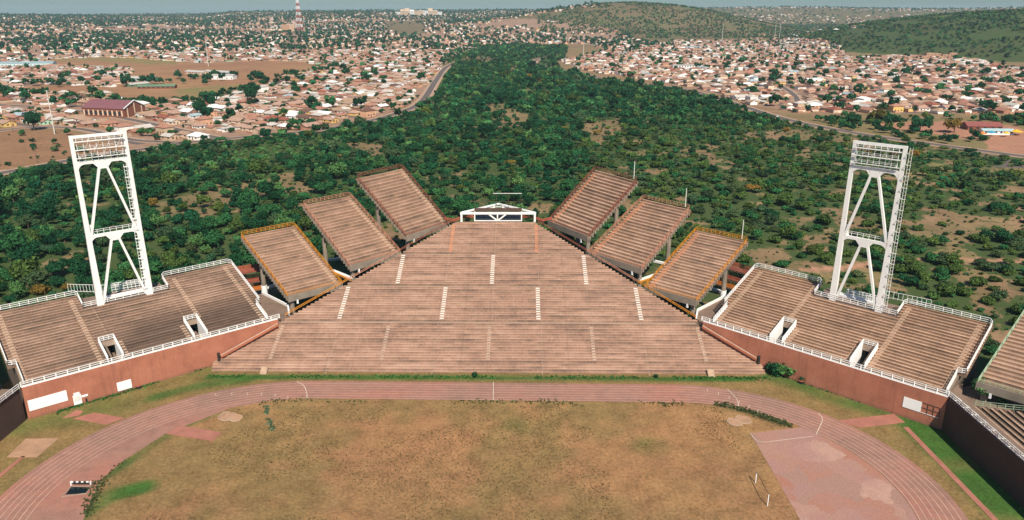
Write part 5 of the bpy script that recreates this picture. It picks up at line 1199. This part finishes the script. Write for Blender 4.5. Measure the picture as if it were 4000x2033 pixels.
# street masts and poles
def pole(k,h,r,mat,label,cat='pole',arm=0):
    x,y=PT[k]; z=float(H_(x,y)); e=empty('street_pole',(x,y,z),label,cat,'tall poles'); MB().tube([(x,y,z),(x,y,z+h)],[r,r*.6],7).build('pole',mat,e)
    if arm: MB().bar((x-arm,y,z+h-.3),(x+arm,y,z+h-.3),.25).build('cross_arm',mat,e)
pole('pole1',32,.38,GALV,'tall pale high mast rising behind the left lighting tower',arm=1.2)
pole('pole2',40,.5,GALV,'tall high mast by the valley edge of the eastern township',arm=1.5)
pole('pole3',48,.7,GALV,'high mast at the foot of the middle hill',arm=1.5); pole('pole4',46,.6,GALV,'left one of the twin high masts before the right hill',arm=1.); pole('pole5',46,.6,GALV,'right one of the twin high masts before the right hill',arm=1.)
pole('pole6',44,.5,GALV,'high mast behind the western school',arm=1.2)
for k,lab in (('lamp1','dark street pole beside the road left of the left tower'),('lamp2','dark pole in front of the long white house right of the left tower'),('lamp3','wooden pole at the roadside, left of a pair'),('lamp4','wooden pole at the roadside, right of a pair'),('lamp5','wooden pole at the bend of the western road'),('lamp6','slim pole beside the purple roofed hall'),('lamp7','wooden pole in the open ground at the far left')): pole(k,9.5,.16,WOOD,lab,'street pole',.7)
# cars
CARS=simple('white_car_paint',(.75,.75,.74),.35,.03); CARG=simple('grey_car_paint',(.2,.21,.22),.35,.03); CARR=simple('red_car_paint',(.4,.04,.03),.35,.03)
def car(x,y,az,mat,label):
    z=float(H_(x,y))+.12; e=empty('car',(x,y,z),label,'car'); u=Vector((math.cos(R_(az)),math.sin(R_(az)),0));v=Vector((-u.y,u.x,0)); c=Vector((x,y,z))
    def pr(L,name,m,hw,ta=0):
        mb=MB(); A=[c+u*a+v*hw+Vector((0,0,h)) for a,h in L];B=[c+u*a-v*hw+Vector((0,0,h)) for a,h in L]; mb.poly(A);mb.poly(B[::-1]); n=len(L)
        for i in range(n): j=(i+1)%n; mb.poly([B[i],B[j],A[j],A[i]])
        mb.build(name,m,e)
    pr([(-2.1,.3),(2.1,.3),(2.15,.7),(1.2,.92),(-2.0,.95),(-2.15,.6)],'body',mat,.85); pr([(-1.5,.95),(1.0,.93),(.4,1.42),(-1.1,1.44)],'cabin',GLASS,.74)
    pr([(-1.05,1.44),(.38,1.42),(.35,1.48),(-1.0,1.5)],'car_roof',mat,.72)
    for a in (-1.35,1.35):
        for s in (-1,1): p=c+u*a+v*s*.8+Vector((0,0,.33)); MB().tube([p-v*.1,p+v*.1],.33,12).build('wheel',BLACKM,e)
car(231,664,75,CARS,'white car driving on the eastern road'); car(-99,990,95,CARG,'grey car on the western road by the valley'); car(-300,640,-34,CARR,'red car parked in the western street'); car(-262,603,-34,CARS,'white car on the western street near the junction')
# market at right edge
UM=[simple('yellow_canvas',(.75,.42,.03),.8),simple('blue_canvas',(.05,.28,.42),.8),simple('orange_canvas',(.7,.2,.04),.8),simple('white_canvas',(.8,.8,.78),.8)]
for k,(x,y,s,m,lab) in enumerate(((374,562,5,0,'big yellow market canopy near the right edge'),(352,556,3.4,1,'blue market canopy left of the yellow one'),(343,552,3.2,2,'orange market canopy, leftmost of the market'),(380,548,4.5,2,'orange market canopy at the right edge'),(384,538,5.5,3,'white market canopy at the right edge'),(361,553,2.6,0,'small yellow market canopy in front of the white shed'))):
    e=empty('market_canopy',(x,y,0),lab,'canopy','market canopies'); mb=MB(); n=8; P=[(x+s*math.cos(i*math.pi/4),y+s*math.sin(i*math.pi/4),2.6) for i in range(n)]
    for i in range(n): mb.poly([P[i],P[(i+1)%n],(x,y,4.2)])
    mb.build('canvas',UM[m],e); MB().tube([(x,y,0),(x,y,4.1)],.08,6).build('pole',WOOD,e)
e=empty('market_shed',(362,566,0),'long white shed with dark windows behind the market canopies','shed'); gable(e,(362,566,0),-6,22,7,3,1.2,SHEET,BLUEG); windows(e,(362,566,0),-6,22,7,1.2,1.4,1.2,6)
e=empty('brick_house',(374,505,0),'low brick house with a brown roof and yard wall at the right edge','house'); gable(e,(374,505,0),-8,24,11,3,2.4,BRICK,simple('brown_tile_roof',(.33,.17,.12),.8)); windows(e,(374,505,0),-8,24,11,1.,1.8,1.2,5)
mb=MB(); mb.bar((355,497,.8),(392,492,.8),.3,1.6); tag(mb.build('brick_wall',BRICK),'brick boundary wall in front of the low brick house','wall')
e=empty('maroon_house',(366,592,0),'maroon roofed house behind the market','house'); gable(e,(366,592,0),-4,26,12,3,2.6,BRICK,simple('maroon_roof',(.24,.08,.07),.8)); windows(e,(366,592,0),-4,26,12,1.,1.8,1.2,5)
# ------------------------------------------------------------------ air
mb=MB(); mb.box((0,2500,-1.),(26000,26000,178)); 
hm_=bpy.data.materials.new('haze'); hm_.use_nodes=True; nt=hm_.node_tree; nt.nodes.clear(); out=nt.nodes.new('ShaderNodeOutputMaterial'); pv=nt.nodes.new('ShaderNodeVolumePrincipled')
pv.inputs['Density'].default_value=HAZE_D; pv.inputs['Color'].default_value=(.62,.84,.92,1); pv.inputs['Anisotropy'].default_value=0.0
nt.links.new(pv.outputs[0],out.inputs['Volume'])
o=mb.build('haze',hm_); tag(o,kind='stuff')
# ------------------------------------------------------------------ light, sky, camera
w=bpy.data.worlds.new('World'); scene.world=w; w.use_nodes=True; nt=w.node_tree; bg=nt.nodes['Background']
sky=nt.nodes.new('ShaderNodeTexSky'); sky.sky_type='NISHITA'; sky.sun_disc=False; sky.sun_elevation=R_(46); SUNAZ=165.
sky.sun_rotation=R_(SUNAZ); sky.air_density=1.0; sky.dust_density=.8; sky.ozone_density=2.5
mx=mix(nt,1.,sky.outputs[0],SKYTINT,'MULTIPLY'); nt.links.new(mx,bg.inputs['Color']); bg.inputs['Strength'].default_value=.055
sl=bpy.data.lights.new('sun','SUN'); sl.energy=5.0; sl.angle=R_(.5); sl.color=(1,.895,.74); so=bpy.data.objects.new('sun',sl); COL.objects.link(so)
# sun stands behind the camera, a little to the right
el=R_(46); a=R_(SUNAZ); sv=Vector((math.sin(a)*math.cos(el),math.cos(a)*math.cos(el),math.sin(el))); so.rotation_euler=sv.to_track_quat('Z','Y').to_euler(); so.location=(0,0,300)
cd=bpy.data.cameras.new('camera'); cam=bpy.data.objects.new('camera',cd); COL.objects.link(cam); cam.location=(0,0,CAMZ); cam.rotation_euler=(R_(90-18.2),0,0)
cd.sensor_width=36; cd.lens=36*2950/4000; cd.clip_end=30000; cd.clip_start=1; scene.camera=cam
scene.view_settings.view_transform='Standard'; scene.view_settings.look='None'; scene.view_settings.exposure=.27; scene.view_settings.gamma=1
scene.cycles.max_bounces=5; scene.cycles.diffuse_bounces=2; scene.cycles.glossy_bounces=2; scene.cycles.volume_bounces=0; scene.cycles.transparent_max_bounces=8
scene.cycles.use_denoising=True
